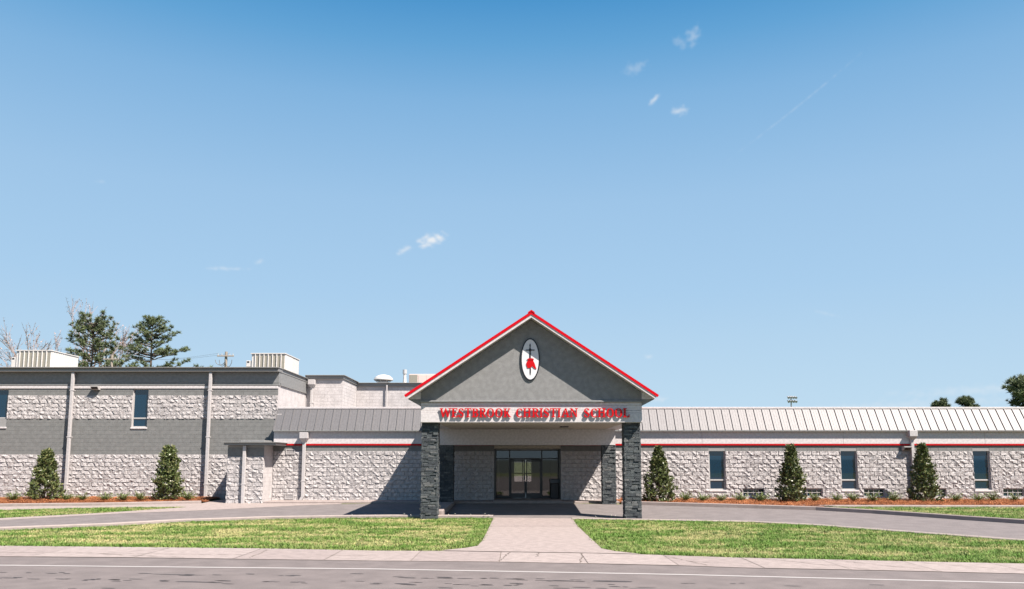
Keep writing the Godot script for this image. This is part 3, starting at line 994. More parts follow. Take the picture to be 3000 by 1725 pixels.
func build_portico() -> void:
	var cx := 0.58
	var t := thing("entrance_portico", Vector3(cx, 0, 5), "gabled drive-through portico with red roof edge on four dark stone columns", "portico")
	# columns
	for k in [[-3.63, -2.99, 8.16, 8.8, 1], [4.14, 4.78, 8.16, 8.8, 1], [-3.58, -2.94, 1.36, 2.0, 0], [4.04, 4.68, 1.36, 2.0, 0]]:
		var x0: float = k[0]
		var x1: float = k[1]
		var z0: float = k[2]
		var z1: float = k[3]
		var top := 3.425 if k[4] else 2.695
		var y0 := gy(z1) - 0.05
		var c := part(t, "column", boxes([[x0 + 0.05, x1 - 0.05, y0 - 0.2, top, z0 + 0.05, z1 - 0.05]], M.stone_core))
		var rest := [MB.new(), MB.new(), MB.new(), MB.new()]
		var y := y0
		while y < top - 0.02:
			var h := minf(rnd(0.045, 0.10), top - y)
			if top - y - h < 0.03:
				h = top - y
			for face in 4:   # +z, +x, -x, -z
				var wide := (x1 - x0) if face == 0 or face == 3 else (z1 - z0)
				var u := rnd(-0.2, 0.0)
				while u < wide - 0.01:
					var e := minf(u + rnd(0.14, 0.42), wide)
					if wide - e < 0.06:
						e = wide
					var a := maxf(u, 0.0)
					var out := rnd(-0.022, 0.012)
					var b := MB.new()
					var lo := Vector3(a + 0.002 - (wide if face < 0 else 0.0), 0.002, -0.07)
					var hi := Vector3(e - 0.002, h - 0.002, out)
					b.cbox(lo, hi, 0.007)
					var mi := [0, 0, 1, 1, 2, 2, 3][rng.randi() % 7] as int
					var bs: Basis
					var at: Vector3
					if face == 0:
						bs = Basis.IDENTITY
						at = Vector3(x0, y, z1)
					elif face == 1:
						bs = Basis(Vector3.UP, PI / 2)
						at = Vector3(x1, y, z1)
					elif face == 2:
						bs = Basis(Vector3.UP, -PI / 2)
						at = Vector3(x0, y, z0)
					else:
						bs = Basis(Vector3.UP, PI)
						at = Vector3(x1, y, z0)
					# tilt each stone a little
					bs = bs * Basis(Vector3(rnd(-1, 1), rnd(-1, 1), 0).normalized(), rnd(0.0, 0.05))
					var m := b.mesh(M["stone%d" % mi])
					if face == 0 and k[4]:
						var o := part(c, "stone", m)
						o.transform = Transform3D(bs, at - away(c))
					else:
						rest[mi].add(m, Transform3D(bs, at))
					u = e
			y += h
		for i in 4:
			if rest[i].v.size():
				var o := part(c, "ledgestones", rest[i].mesh(M["stone%d" % i]))
				o.set_meta("kind", "stuff")
	# sign beam of lapped boards
	var xl := -3.65
	var xr := 4.82
	var fb := part(t, "sign_beam", boxes([[xl, xr, 3.43, 4.25, 8.2, 8.93]], M.white_trim))
	part(fb, "board", boxes([[xl, xr, 3.432, 3.79, 8.9, 9.0]], M.white_trim, 0.008))
	part(fb, "board", boxes([[xl, xr, 3.793, 3.885, 8.9, 8.99]], M.white_trim, 0.008))
	part(fb, "board", boxes([[xl, xr, 3.89, 4.08, 8.9, 8.985]], M.white_trim, 0.008))
	part(fb, "board", boxes([[xl, xr, 4.083, 4.20, 8.9, 8.995]], M.white_trim, 0.008))
	part(t, "beam_ledge", boxes([[xl - 0.02, xr + 0.02, 4.20, 4.27, 8.2, 9.085]], M.grey_trim, 0.01))
	for s in [[xl, xl + 0.62], [xr - 0.62, xr]]:
		part(t, "side_beam", boxes([[s[0], s[1], 3.43, 4.26, 1.2, 8.2]], M.white_trim))
	part(t, "rear_beam", boxes([[-3.6, 4.66, 2.70, 3.43, 1.34, 2.03], [-3.6, 4.66, 3.43, 4.26, 1.19, 2.02]], M.white_trim))
	part(t, "ceiling", boxes([[xl + 0.62, xr - 0.62, 3.44, 3.52, 2.03, 8.2]], M.ceiling))
	part(t, "ceiling_fixture", boxes([[1.9, 2.25, 3.40, 3.44, 5.0, 5.35]], M.bronze, 0.01))
	part(t, "rear_soffit", boxes([[-3.6, 4.66, 2.74, 2.80, 0.08, 1.33]], M.ceiling))
	# gable wall and roof
	var apex := 7.40
	var hw := (xr - xl) / 2
	var slope := 3.16 / 4.74
	var gb := MB.new()
	gb.prism(PackedVector2Array([Vector2(xl, 4.27), Vector2(xr, 4.27), Vector2(xr, apex - hw * slope), Vector2(cx, apex), Vector2(xl, apex - hw * slope)]), 8.7, 9.0)
	part(t, "gable_wall", gb.mesh(M.gable_stucco))
	var back := MB.new()
	back.prism(PackedVector2Array([Vector2(xl, 4.27), Vector2(xr, 4.27), Vector2(xr, apex - hw * slope), Vector2(cx, apex), Vector2(xl, apex - hw * slope)]), 0.2, 0.5)
	part(t, "gable_wall", back.mesh(M.gable_stucco))
	var roof: MeshInstance3D = null
	for sgn: float in [-1.0, 1.0]:
		var e := Vector2(cx + float(sgn) * 4.74, 7.58 - 4.74 * slope)
		var top := Vector2(cx, 7.58)
		var d := (e - top).normalized()
		var nn := Vector2(-d.y, d.x) if -sgn * d.y * 0.0 + (d.x * 1.0) * sgn > 0 and Vector2(-d.y, d.x).y > 0 else Vector2(d.y, -d.x)
		if nn.y < 0:
			nn = -nn
		var lay := func(a: float, b: float, z0: float, z1: float, reach: float) -> MB:
			var m := MB.new()
			var lowc := Vector2(0, -1.0)
			# layers are cut plumb at the ridge
			var f := 1.0 / nn.y
			m.prism(PackedVector2Array([top + Vector2(0, a * f), top + Vector2(0, b * f), e + d * reach + nn * b, e + d * reach + nn * a]), z0, z1)
			return m
		var r: MeshInstance3D = part(t, "roof", (lay.call(-0.015, 0.03, -0.3, 9.55, 0.03) as MB).mesh(M.red_metal))
		part(r, "roof_deck", (lay.call(-0.13, -0.016, -0.3, 9.50, 0.0) as MB).mesh(M.white_trim))
		part(r, "rake_trim", (lay.call(-0.055, 0.045, 9.552, 9.585, 0.04) as MB).mesh(M.red_metal))
		part(r, "rake_fascia", (lay.call(-0.15, -0.056, 9.502, 9.56, 0.0) as MB).mesh(M.white_trim))
		# eave return and soffit
		var ex: float = cx + sgn * hw
		var ret := MB.new()
		var ety := e.y - 0.10
		ret.prism(PackedVector2Array([Vector2(e.x - sgn * 0.02, ety), Vector2(ex + sgn * 0.002, ety), Vector2(ex + sgn * 0.002, ety + (4.74 - hw) * slope)]), 0.2, 9.02)
		part(t, "eave_return", ret.mesh(M.white_trim))
		var sof := MB.new()
		sof.prism(PackedVector2Array([Vector2(e.x - sgn * 0.02, ety - 0.003), Vector2(ex + sgn * 0.002, ety - 0.003), Vector2(ex + sgn * 0.002, ety - 0.26)]), 0.2, 9.01)
		part(t, "eave_soffit", sof.mesh(M.grey_trim))
		roof = r
	var cap := MB.new()
	cap.prism(PackedVector2Array([Vector2(cx - 0.13, 7.54), Vector2(cx - 0.13, 7.60), Vector2(cx, 7.69), Vector2(cx + 0.13, 7.60), Vector2(cx + 0.13, 7.54), Vector2(cx, 7.63)]), -0.3, 9.60)
	part(roof, "ridge_cap", cap.mesh(M.red_metal))
	build_sign()
	build_emblem()

func build_sign() -> void:
	var font := SystemFont.new()
	font.font_names = PackedStringArray(["Droid Serif"])
	font.font_weight = 700
	var t := thing("sign_lettering", Vector3(0.6, 3.6, 9.0), "raised red serif letters spelling the school name on the portico beam", "sign")
	for k in [["WESTBROOK", -2.92, -0.2], ["CHRISTIAN", -0.03, 2.36], ["SCHOOL", 2.58, 4.34]]:
		var word: String = k[0]
		var size := 64
		var pen := []
		var x := 0.0
		for i in word.length():
			pen.append(x)
			x += font.get_char_size(word.unicode_at(i), size).x
		var sx: float = (k[2] - k[1]) / x
		for i in word.length():
			var tm := TextMesh.new()
			tm.font = font
			tm.font_size = size
			tm.pixel_size = 0.01
			tm.depth = 0.1
			tm.text = word[i]
			tm.horizontal_alignment = HORIZONTAL_ALIGNMENT_LEFT
			tm.vertical_alignment = VERTICAL_ALIGNMENT_BOTTOM
			tm.material = M.red_letter
			var o := part(t, "letter", tm)
			var bb := tm.get_aabb()
			var hgt := 0.345
			var sy := hgt / (0.72 * size * 0.01)
			if "OCS".contains(word[i]):
				sy *= 0.985
			o.scale = Vector3(sx / 0.01, sy, 0.55)
			var want := Vector3(k[1] + pen[i] * sx, 3.625, 9.055)
			o.position = want - away(t) - Vector3(0.0, bb.position.y * sy + (0.006 if "OCS".contains(word[i]) else 0.0), 0)

func ellipse(cx: float, cy: float, a: float, b: float, n := 40) -> PackedVector2Array:
	var p := PackedVector2Array()
	for i in n:
		p.append(Vector2(cx + a * cos(TAU * i / n), cy + b * sin(TAU * i / n)))
	return p

func build_emblem() -> void:
	var c := Vector2(0.545, 5.85)
	var t := thing("wall_emblem", Vector3(c.x, c.y, 9.0), "oval white emblem with black rim, sword and red helmet on the gable", "emblem")
	var b := MB.new()
	b.prism(ellipse(c.x, c.y, 0.375, 0.83), 8.99, 9.05)
	part(t, "rim", b.mesh(M.black_paint))
	b = MB.new()
	b.prism(ellipse(c.x, c.y, 0.325, 0.775), 9.0, 9.058)
	part(t, "face", b.mesh(M.emblem_white))
	# crop pixels of the emblem drawing to metres: 10.4 units to a photo pixel
	var s := 0.01313 / 10.4
	var q := func(px: float, py: float) -> Vector2:
		return c + Vector2((px - 340.0) * s, (740.0 - py) * s)
	var poly := func(flat: Array) -> PackedVector2Array:
		var r := PackedVector2Array()
		for i in range(0, flat.size(), 2):
			r.append(q.call(flat[i], flat[i + 1]))
		return r
	b = MB.new()
	b.prism(poly.call([330, 250, 342, 258, 352, 285, 356, 315, 350, 345, 352, 400, 372, 425, 385, 440, 430, 435, 470, 443, 485, 455, 470, 466, 430, 472, 388, 466, 372, 480, 358, 500, 358, 545, 366, 570, 358, 600, 358, 720, 314, 720, 314, 600, 306, 570, 314, 545, 314, 500, 300, 480, 285, 466, 240, 472, 205, 466, 186, 455, 205, 443, 240, 435, 285, 440, 300, 425, 318, 400, 320, 345, 312, 315, 318, 285]), 9.06, 9.072)
	part(t, "sword_hilt", b.mesh(M.black_paint))
	b = MB.new()
	b.prism(poly.call([326, 960, 358, 960, 360, 1130, 350, 1215, 340, 1225, 330, 1210, 322, 1130]), 9.06, 9.07)
	part(t, "sword_tip", b.mesh(M.black_paint))
	b = MB.new()
	b.prism(poly.call([242, 735, 275, 718, 310, 706, 350, 702, 400, 708, 440, 722, 450, 738, 440, 765, 430, 790, 450, 820, 475, 870, 500, 950, 528, 1036, 480, 1025, 440, 1000, 410, 955, 385, 960, 360, 985, 345, 1008, 300, 1004, 245, 1008, 248, 985, 240, 960, 225, 930, 218, 890, 222, 850, 240, 815, 262, 785, 272, 765]), 9.06, 9.08)
	part(t, "helmet", b.mesh(M.red_letter))
	b = MB.new()
	b.prism(poly.call([242, 735, 275, 718, 310, 706, 350, 702, 400, 708, 440, 722, 450, 738, 440, 755, 400, 762, 350, 766, 300, 762, 262, 758]), 9.081, 9.088)
	part(t, "helmet_crest", b.mesh(M.red_trim))


# ---------------------------------------------------------------- plants
func dir_of(az: float, el: float) -> Vector3:
	return Vector3(cos(az) * cos(el), sin(el), sin(az) * cos(el))

func tuft(b: MB, at: Vector3, r: float, n: int, tone: float) -> void:
	for i in n:
		var d := dir_of(rnd(0, TAU), rnd(-0.5, 1.4))
		var g := tone * rnd(0.7, 1.35)
		b.col = Color(0.0653 * g, 0.0853 * g, 0.0348 * g)
		var s := d.cross(dir_of(rnd(0, TAU), rnd(-1, 1))).normalized()
		b.tri(at - s * r * 0.09, at + d * r * rnd(0.7, 1.1), at + s * r * 0.09)

func pine(called: String, base: Vector3, height: float, limbs: Array, label: String, bare_below: float, tuft_r: float, seed_: int, lean := 0.0, fill := 1.0) -> void:
	rng.seed = seed_
	var t := thing(called, base, label, "tree")
	var tr := MB.new()
	var prev := base + Vector3.DOWN * 0.4
	var n := 8
	for i in n:
		var f := float(i + 1) / n
		var p := base + Vector3(lean * f + rnd(-0.12, 0.12), height * f * 0.97, rnd(-0.1, 0.1))
		tr.tube(prev, p, lerpf(0.34, 0.05, float(i) / n), lerpf(0.34, 0.05, f), 7)
		prev = p
	var cr := MB.new()
	var br := MB.new()
	for l in limbs:      # height, azimuth, length, rise, droop of the tip
		var y: float = l[0]
		var a := base + Vector3(lean * y / height, y, 0)
		var az: float = l[1]
		var long: float = l[2]
		var rise: float = l[3]
		var last := a
		var steps := maxi(4, int(long * 2.2))
		for i in steps:
			var f := float(i + 1) / steps
			var p := a + Vector3(cos(az) * long * f, rise * f * f * long + 0.12 * long * f, sin(az) * long * f) + Vector3(rnd(-0.1, 0.1), rnd(-0.08, 0.08), rnd(-0.1, 0.1))
			br.tube(last, p, lerpf(0.09, 0.015, float(i) / steps), lerpf(0.09, 0.015, f), 4)
			if f > bare_below:
				for k in int(4.4 * fill + 0.5):
					var o := Vector3(rnd(-1, 1), rnd(-0.25, 0.75), rnd(-1, 1)) * tuft_r * lerpf(1.7, 0.7, f)
					br.tube(p, p + o, 0.02, 0.012, 3)
					tuft(cr, p + o, tuft_r * rnd(0.7, 1.2), 20, rnd(0.8, 1.6))
			last = p
	part(t, "trunk", tr.mesh(M.trunk))
	part(t, "limbs", br.mesh(M.trunk))
	part(t, "crown", cr.mesh(M.needles))

func bare_tree(base: Vector3, height: float, spread: float, label: String, seed_: int, buds: Color) -> void:
	rng.seed = seed_
	var t := thing("bare_tree", base, label, "tree")
	var tr := MB.new()
	var bd := MB.new()
	var todo := [[base + Vector3.DOWN * 0.4, Vector3.UP, height * 0.34, 0.28, 0]]
	while todo.size():
		var k: Array = todo.pop_back()
		var a: Vector3 = k[0]
		var d: Vector3 = k[1]
		var long: float = k[2]
		var r: float = k[3]
		var lv: int = k[4]
		var e := a + d * long
		tr.tube(a, e, r, r * 0.62, 5 if lv < 3 else 3)
		if lv >= 3:
			for i in 4:
				bd.col = buds * rnd(0.7, 1.25)
				var p := a.lerp(e, rnd(0.2, 1.0))
				var s := dir_of(rnd(0, TAU), rnd(-0.5, 1.2))
				bd.leaf(p, s, s.cross(Vector3.UP).normalized(), rnd(0.18, 0.36), rnd(0.08, 0.16))
		if lv < 5:
			for i in (3 if lv < 5 else 2):
				var nd := (d + dir_of(rnd(0, TAU), rnd(-0.2, 0.9)) * spread).normalized()
				nd.y = maxf(nd.y, 0.05)
				todo.append([a.lerp(e, rnd(0.6, 1.0)), nd.normalized(), long * rnd(0.62, 0.82), maxf(r * 0.6, 0.028), lv + 1])
	part(t, "trunk", tr.mesh(M.bare_bark))
	part(t, "crown", bd.mesh(M.straw))

func holly(base: Vector3, height: float, radius: float, label: String, seed_: int, shape: float, n := 5400) -> void:
	rng.seed = seed_
	var t := thing("holly_shrub", base, label, "shrub", "conical hollies along the building")
	var st := MB.new()
	st.tube(base + Vector3.DOWN * 0.05, base + Vector3.UP * height * 0.9, 0.04, 0.01, 6)
	var cr := MB.new()
	var nz := FastNoiseLite.new()
	nz.seed = seed_
	nz.frequency = 1.6
	# leafy shoots, so that the outline is uneven and the leaves come in sprays
	var shoots := int(n / 9.0)
	for i in shoots:
		var f := pow(rng.randf(), 0.85)
		var az := rnd(0, TAU)
		var env := radius * pow(1.0 - f * 0.93, shape) * minf(1.0, 0.80 + f * 2.6)
		var lump := 1.0 + 0.6 * nz.get_noise_3d(cos(az) * 1.2, f * height * 1.2, sin(az) * 1.2)
		var rr := env * lump * lerpf(0.35, 1.0, sqrt(rng.randf()))
		var p := base + Vector3(cos(az) * rr, 0.06 + f * height * 0.95, sin(az) * rr)
		var grow := (dir_of(az, rnd(0.1, 1.2)) + Vector3(rnd(-0.4, 0.4), rnd(0, 0.5), rnd(-0.4, 0.4))).normalized()
		var from := p - grow * rnd(0.1, 0.2)
		st.tube(Vector3(base.x, from.y - 0.1, base.z).lerp(from, 0.45), p, 0.008, 0.003, 3)
		for k in 9:
			var q := from.lerp(p, k / 8.0)
			var d := (grow * 0.6 + dir_of(rnd(0, TAU), rnd(-0.6, 1.2))).normalized()
			var sd := d.cross(dir_of(rnd(0, TAU), rnd(-0.3, 0.3))).normalized()
			var g := rnd(0.6, 1.5)
			cr.col = Color(0.070 * g, 0.092 * g, 0.030 * g) if rng.randf() > 0.16 else Color(0.19, 0.19, 0.08) * rnd(0.7, 1.2)
			cr.leaf(q, d, sd, rnd(0.11, 0.18), rnd(0.05, 0.08))
	part(t, "stem", st.mesh(M.trunk))
	part(t, "foliage", cr.mesh(M.holly))

func low_shrub_mesh(seed_: int) -> ArrayMesh:
	rng.seed = seed_
	var b := MB.new()
	for i in 30:
		var az := TAU * i / 30.0 + rnd(-0.2, 0.2)
		var el := rnd(0.35, 1.25)
		var d := dir_of(az, el)
		var long := rnd(0.24, 0.42)
		var p := Vector3(0, 0.02, 0)
		var steps := 9
		for k in steps:
			var f := float(k) / steps
			var q := p + (d + Vector3.DOWN * f * 0.35).normalized() * long / steps
			b.col = Color(0.07, 0.06, 0.03)
			b.tri(p, q, p + Vector3(0.006, 0.004, 0.004))
			for j in 3:
				var g := rnd(0.7, 1.5)
				b.col = Color(0.13 * g, 0.17 * g, 0.055 * g)
				var ld := (d + dir_of(rnd(0, TAU), rnd(-0.3, 0.9)) * 0.9).normalized()
				b.leaf(q, ld, ld.cross(Vector3.UP).normalized(), rnd(0.05, 0.095) * (1.1 - 0.4 * f), 0.02)
			p = q
	return b.mesh(M.holly)

func build_trees() -> void:
	# round-headed pine
	rng.seed = 400
	var limbs := []
	for i in 60:
		var f := pow((i + 0.5) / 60.0, 0.8)
		var y := lerpf(11.0, 19.3, f)
		var env := 2.75 * sqrt(maxf(0.0, 1.0 - pow((f - 0.42) / 0.66, 2.0))) + 0.15
		limbs.append([y, TAU * i * 0.381 + rnd(-0.3, 0.3), env * rnd(0.8, 1.08), rnd(0.05, 0.3) + 0.5 * pow(f, 4.0)])
	for i in 9:
		limbs.append([rnd(17.8, 19.0), TAU * i / 9.0, rnd(0.5, 1.3), rnd(0.5, 0.9)])
	limbs.append([13.4, 0.1, 4.6, 0.10])
	limbs.append([13.0, 3.2, 3.4, 0.2])
	pine("pine_tree", Vector3(-53.95, 0, -60), 20.0, limbs, "tall round-headed pine tree standing behind the two-storey block", 0.5, 0.46, 401, 0.0)
	limbs = []
	rng.seed = 410
	for k in [[13.0, 3.5, 5.0, -0.02], [13.3, -0.25, 4.6, 0.22], [13.2, 1.4, 3.6, 0.1], [13.6, 4.9, 3.4, 0.1], [14.6, 2.9, 3.2, 0.05], [14.9, 0.25, 4.9, 0.10], [15.2, 3.3, 5.0, 0.18], [15.4, -0.3, 4.4, 0.12], [15.6, 1.7, 3.5, 0.1], [15.7, 4.6, 3.5, 0.1], [16.4, 0.4, 2.7, 0.2], [16.6, 2.8, 2.6, 0.25], [16.9, 3.5, 3.4, 0.35], [17.1, -0.2, 3.0, 0.3], [17.3, 1.3, 2.6, 0.2], [17.5, 4.4, 2.6, 0.2], [17.9, 3.2, 2.4, 0.4], [18.0, 0.1, 2.6, 0.3], [18.4, 2.2, 1.9, 0.3], [18.6, 5.2, 1.8, 0.3], [18.9, 3.4, 1.7, 0.4], [19.0, 0.0, 1.7, 0.4], [19.4, 1.4, 1.2, 0.5], [19.5, 4.2, 1.2, 0.5], [19.8, 2.8, 0.9, 0.6], [19.8, -0.2, 0.9, 0.6]]:
		limbs.append(k)
		limbs.append([k[0] + rnd(-0.2, 0.25), k[1] + rnd(0.25, 0.5), k[2] * rnd(0.6, 0.85), k[3] + 0.05])
	pine("pine_tree", Vector3(-47.35, 0, -62), 20.4, limbs, "tall layered pine tree with wide flat limbs behind the two-storey block", 0.38, 0.42, 411)
	bare_tree(Vector3(-61.0, 0, -68), 26.0, 0.5, "tall thin bare tree with reddish buds beside the round-headed pine", 431, Color(0.34, 0.24, 0.20))
	bare_tree(Vector3(-64.0, 0, -70), 24.2, 0.55, "lower spreading bare tree behind the ribbed rooftop unit", 437, Color(0.36, 0.25, 0.20))
	# a low evergreen top between and past the pines
	for k in [[-49.3, -58, 14.3, "low olive evergreen crown just showing between the two pines", 441], [-40.3, -64, 14.5, "low olive evergreen crown just showing past the layered pine", 442]]:
		limbs = []
		rng.seed = k[4]
		for i in 16:
			limbs.append([rnd(9.5, 13.6), TAU * i * 0.381, rnd(1.0, 2.3), rnd(0.05, 0.3)])
		pine("evergreen_tree", Vector3(k[0], 0, k[1]), k[2], limbs, k[3], 0.2, 0.5, k[4] + 20)
	# right, behind the long wing
	for k in [[80.7, -110, 13.9, 1.9, "small round evergreen tree far behind the wing, nearer the floodlight mast", 451], [85.4, -110, 14.4, 2.7, "broader round evergreen tree far behind the wing, next to the small one", 452], [65.5, -60, 12.8, 4.2, "large dark evergreen tree rising behind the far end of the long wing", 453]]:
		limbs = []
		rng.seed = k[5]
		var h: float = k[2]
		for i in 46:
			var f := rnd(0, 1)
			limbs.append([lerpf(h * 0.5, h * 0.93, f), TAU * i * 0.381, k[3] * sin(PI * lerpf(0.35, 0.9, f)) * rnd(0.7, 1.1), rnd(0.05, 0.3)])
		pine("evergreen_tree", Vector3(k[0], 0, k[1]), h, limbs, k[4], 0.25, 0.62, k[5] + 20, 0.0, 1.4)
	bare_tree(Vector3(61.0, 0, -64), 10.5, 0.6, "small pale bare tree beside the large dark evergreen", 461, Color(0.32, 0.27, 0.22))

	# hollies
	holly(Vector3(-22.95, 0.05, 0.4), 2.5, 0.80, "broad conical holly in the straw bed beside the tall downspout by the wall lamp", 501, 0.62)
	holly(Vector3(-16.95, 0.05, 0.4), 2.68, 0.72, "upright rounded holly in the straw bed, next to the vestibule side downspout", 502, 0.45)
	holly(Vector3(6.80, 0.0, 1.3), 2.72, 0.86, "conical holly in the straw bed right beside the portico stone column", 503, 0.85)
	holly(Vector3(13.12, 0.0, 1.3), 2.78, 0.78, "slender conical holly between two small basement windows of the long wing", 504, 0.72)
	holly(Vector3(19.42, 0.0, 1.3), 2.82, 0.76, "conical holly standing in front of the collector-box downspout of the long wing", 505, 0.72)
	# low spreading shrubs
	var meshes := [low_shrub_mesh(601), low_shrub_mesh(602), low_shrub_mesh(603), low_shrub_mesh(604)]
	rng.seed = 610
	for x in [-24.06, -21.55, -20.76, -19.67, -18.8, -18.02, -15.71, -25.2]:
		low_shrub(meshes, Vector3(x, gy(1.0) + 0.09, 1.0), "low spreading evergreen shrub in pine straw along the two-storey wall", "low shrubs along the two-storey wall")
	for x in [8.03, 8.83, 9.69, 10.59, 11.54, 14.07, 15.15, 15.94, 16.86, 17.83, 20.75, 21.76, 22.58, 23.54]:
		low_shrub(meshes, Vector3(x, gy(1.5) + 0.09, 1.5 + rnd(-0.12, 0.12)), "low spreading evergreen shrub in pine straw along the long wing", "low shrubs along the long wing")

func low_shrub(meshes: Array, at: Vector3, label: String, group: String) -> void:
	var t := thing("low_shrub", at, label, "shrub", group)
	var o := MeshInstance3D.new()
	o.name = "foliage"
	o.mesh = meshes[rng.randi() % meshes.size()]
	o.rotation.y = rnd(0, TAU)
	o.scale = Vector3.ONE * rnd(1.05, 1.35)
	t.add_child(o, true)

func multi(called: String, m: Mesh, xf: Array, cols: Array, label: String, category: String) -> void:
	var mm := MultiMesh.new()
	mm.transform_format = MultiMesh.TRANSFORM_3D
	mm.use_colors = cols.size() > 0
	mm.mesh = m
	mm.instance_count = xf.size()
	for i in xf.size():
		mm.set_instance_transform(i, xf[i])
		if cols.size():
			mm.set_instance_color(i, cols[i])
	var o := MultiMeshInstance3D.new()
	o.name = numbered(called)
	o.multimesh = mm
	o.set_meta("kind", "stuff")
	tag(o, label, category)
	add_child(o)

func bed(called: String, poly: PackedVector2Array, label: String, seed_: int) -> void:
	rng.seed = seed_
	var nz := FastNoiseLite.new()
	nz.seed = seed_
	nz.frequency = 0.55
	var lo := Vector2(1e9, 1e9)
	var hi := -lo
	for p in poly:
		lo = lo.min(p)
		hi = hi.max(p)
	var step := 0.22
	var h := func(x: float, z: float) -> float:
		return gy(z) + 0.075 + 0.07 * nz.get_noise_2d(x, z) + 0.05 * nz.get_noise_2d(x * 3.1, z * 3.1)
	var b := MB.new()
	var x := lo.x
	while x < hi.x:
		var z := lo.y
		while z < hi.y:
			if Geometry2D.is_point_in_polygon(Vector2(x + step / 2, z + step / 2), poly):
				b.quad_to(Vector3(x, h.call(x, z), z), Vector3(x + step, h.call(x + step, z), z), Vector3(x + step, h.call(x + step, z + step), z + step), Vector3(x, h.call(x, z + step), z + step), Vector3.UP)
			z += step
		x += step
	structure(called, b.mesh(M.mulch))
	var s := MB.new()
	for i in 5:
		var d := dir_of(rnd(0, TAU), rnd(-0.1, 0.5))
		var a := Vector3(rnd(-0.05, 0.05), rnd(0, 0.03), rnd(-0.05, 0.05))
		var sd := d.cross(Vector3.UP).normalized() * 0.004
		s.quad(a - sd, a + sd, a + d * 0.16 + sd, a + d * 0.16 - sd)
	var xf := []
	var cols := []
	var n := int((hi.x - lo.x) * (hi.y - lo.y) * 130)
	for i in n:
		var p := Vector2(rnd(lo.x, hi.x), rnd(lo.y, hi.y))
		if Geometry2D.is_point_in_polygon(p, poly):
			xf.append(Transform3D(Basis(Vector3.UP, rnd(0, TAU)).scaled(Vector3.ONE * rnd(0.7, 1.3)), Vector3(p.x, h.call(p.x, p.y) + 0.005, p.y)))
			var k := rnd(0.6, 1.5)
			cols.append(Color(0.278 * k, 0.103 * k, 0.0365 * k))
	multi("pine_straw", s.mesh(M.straw), xf, cols, label, "pine straw")

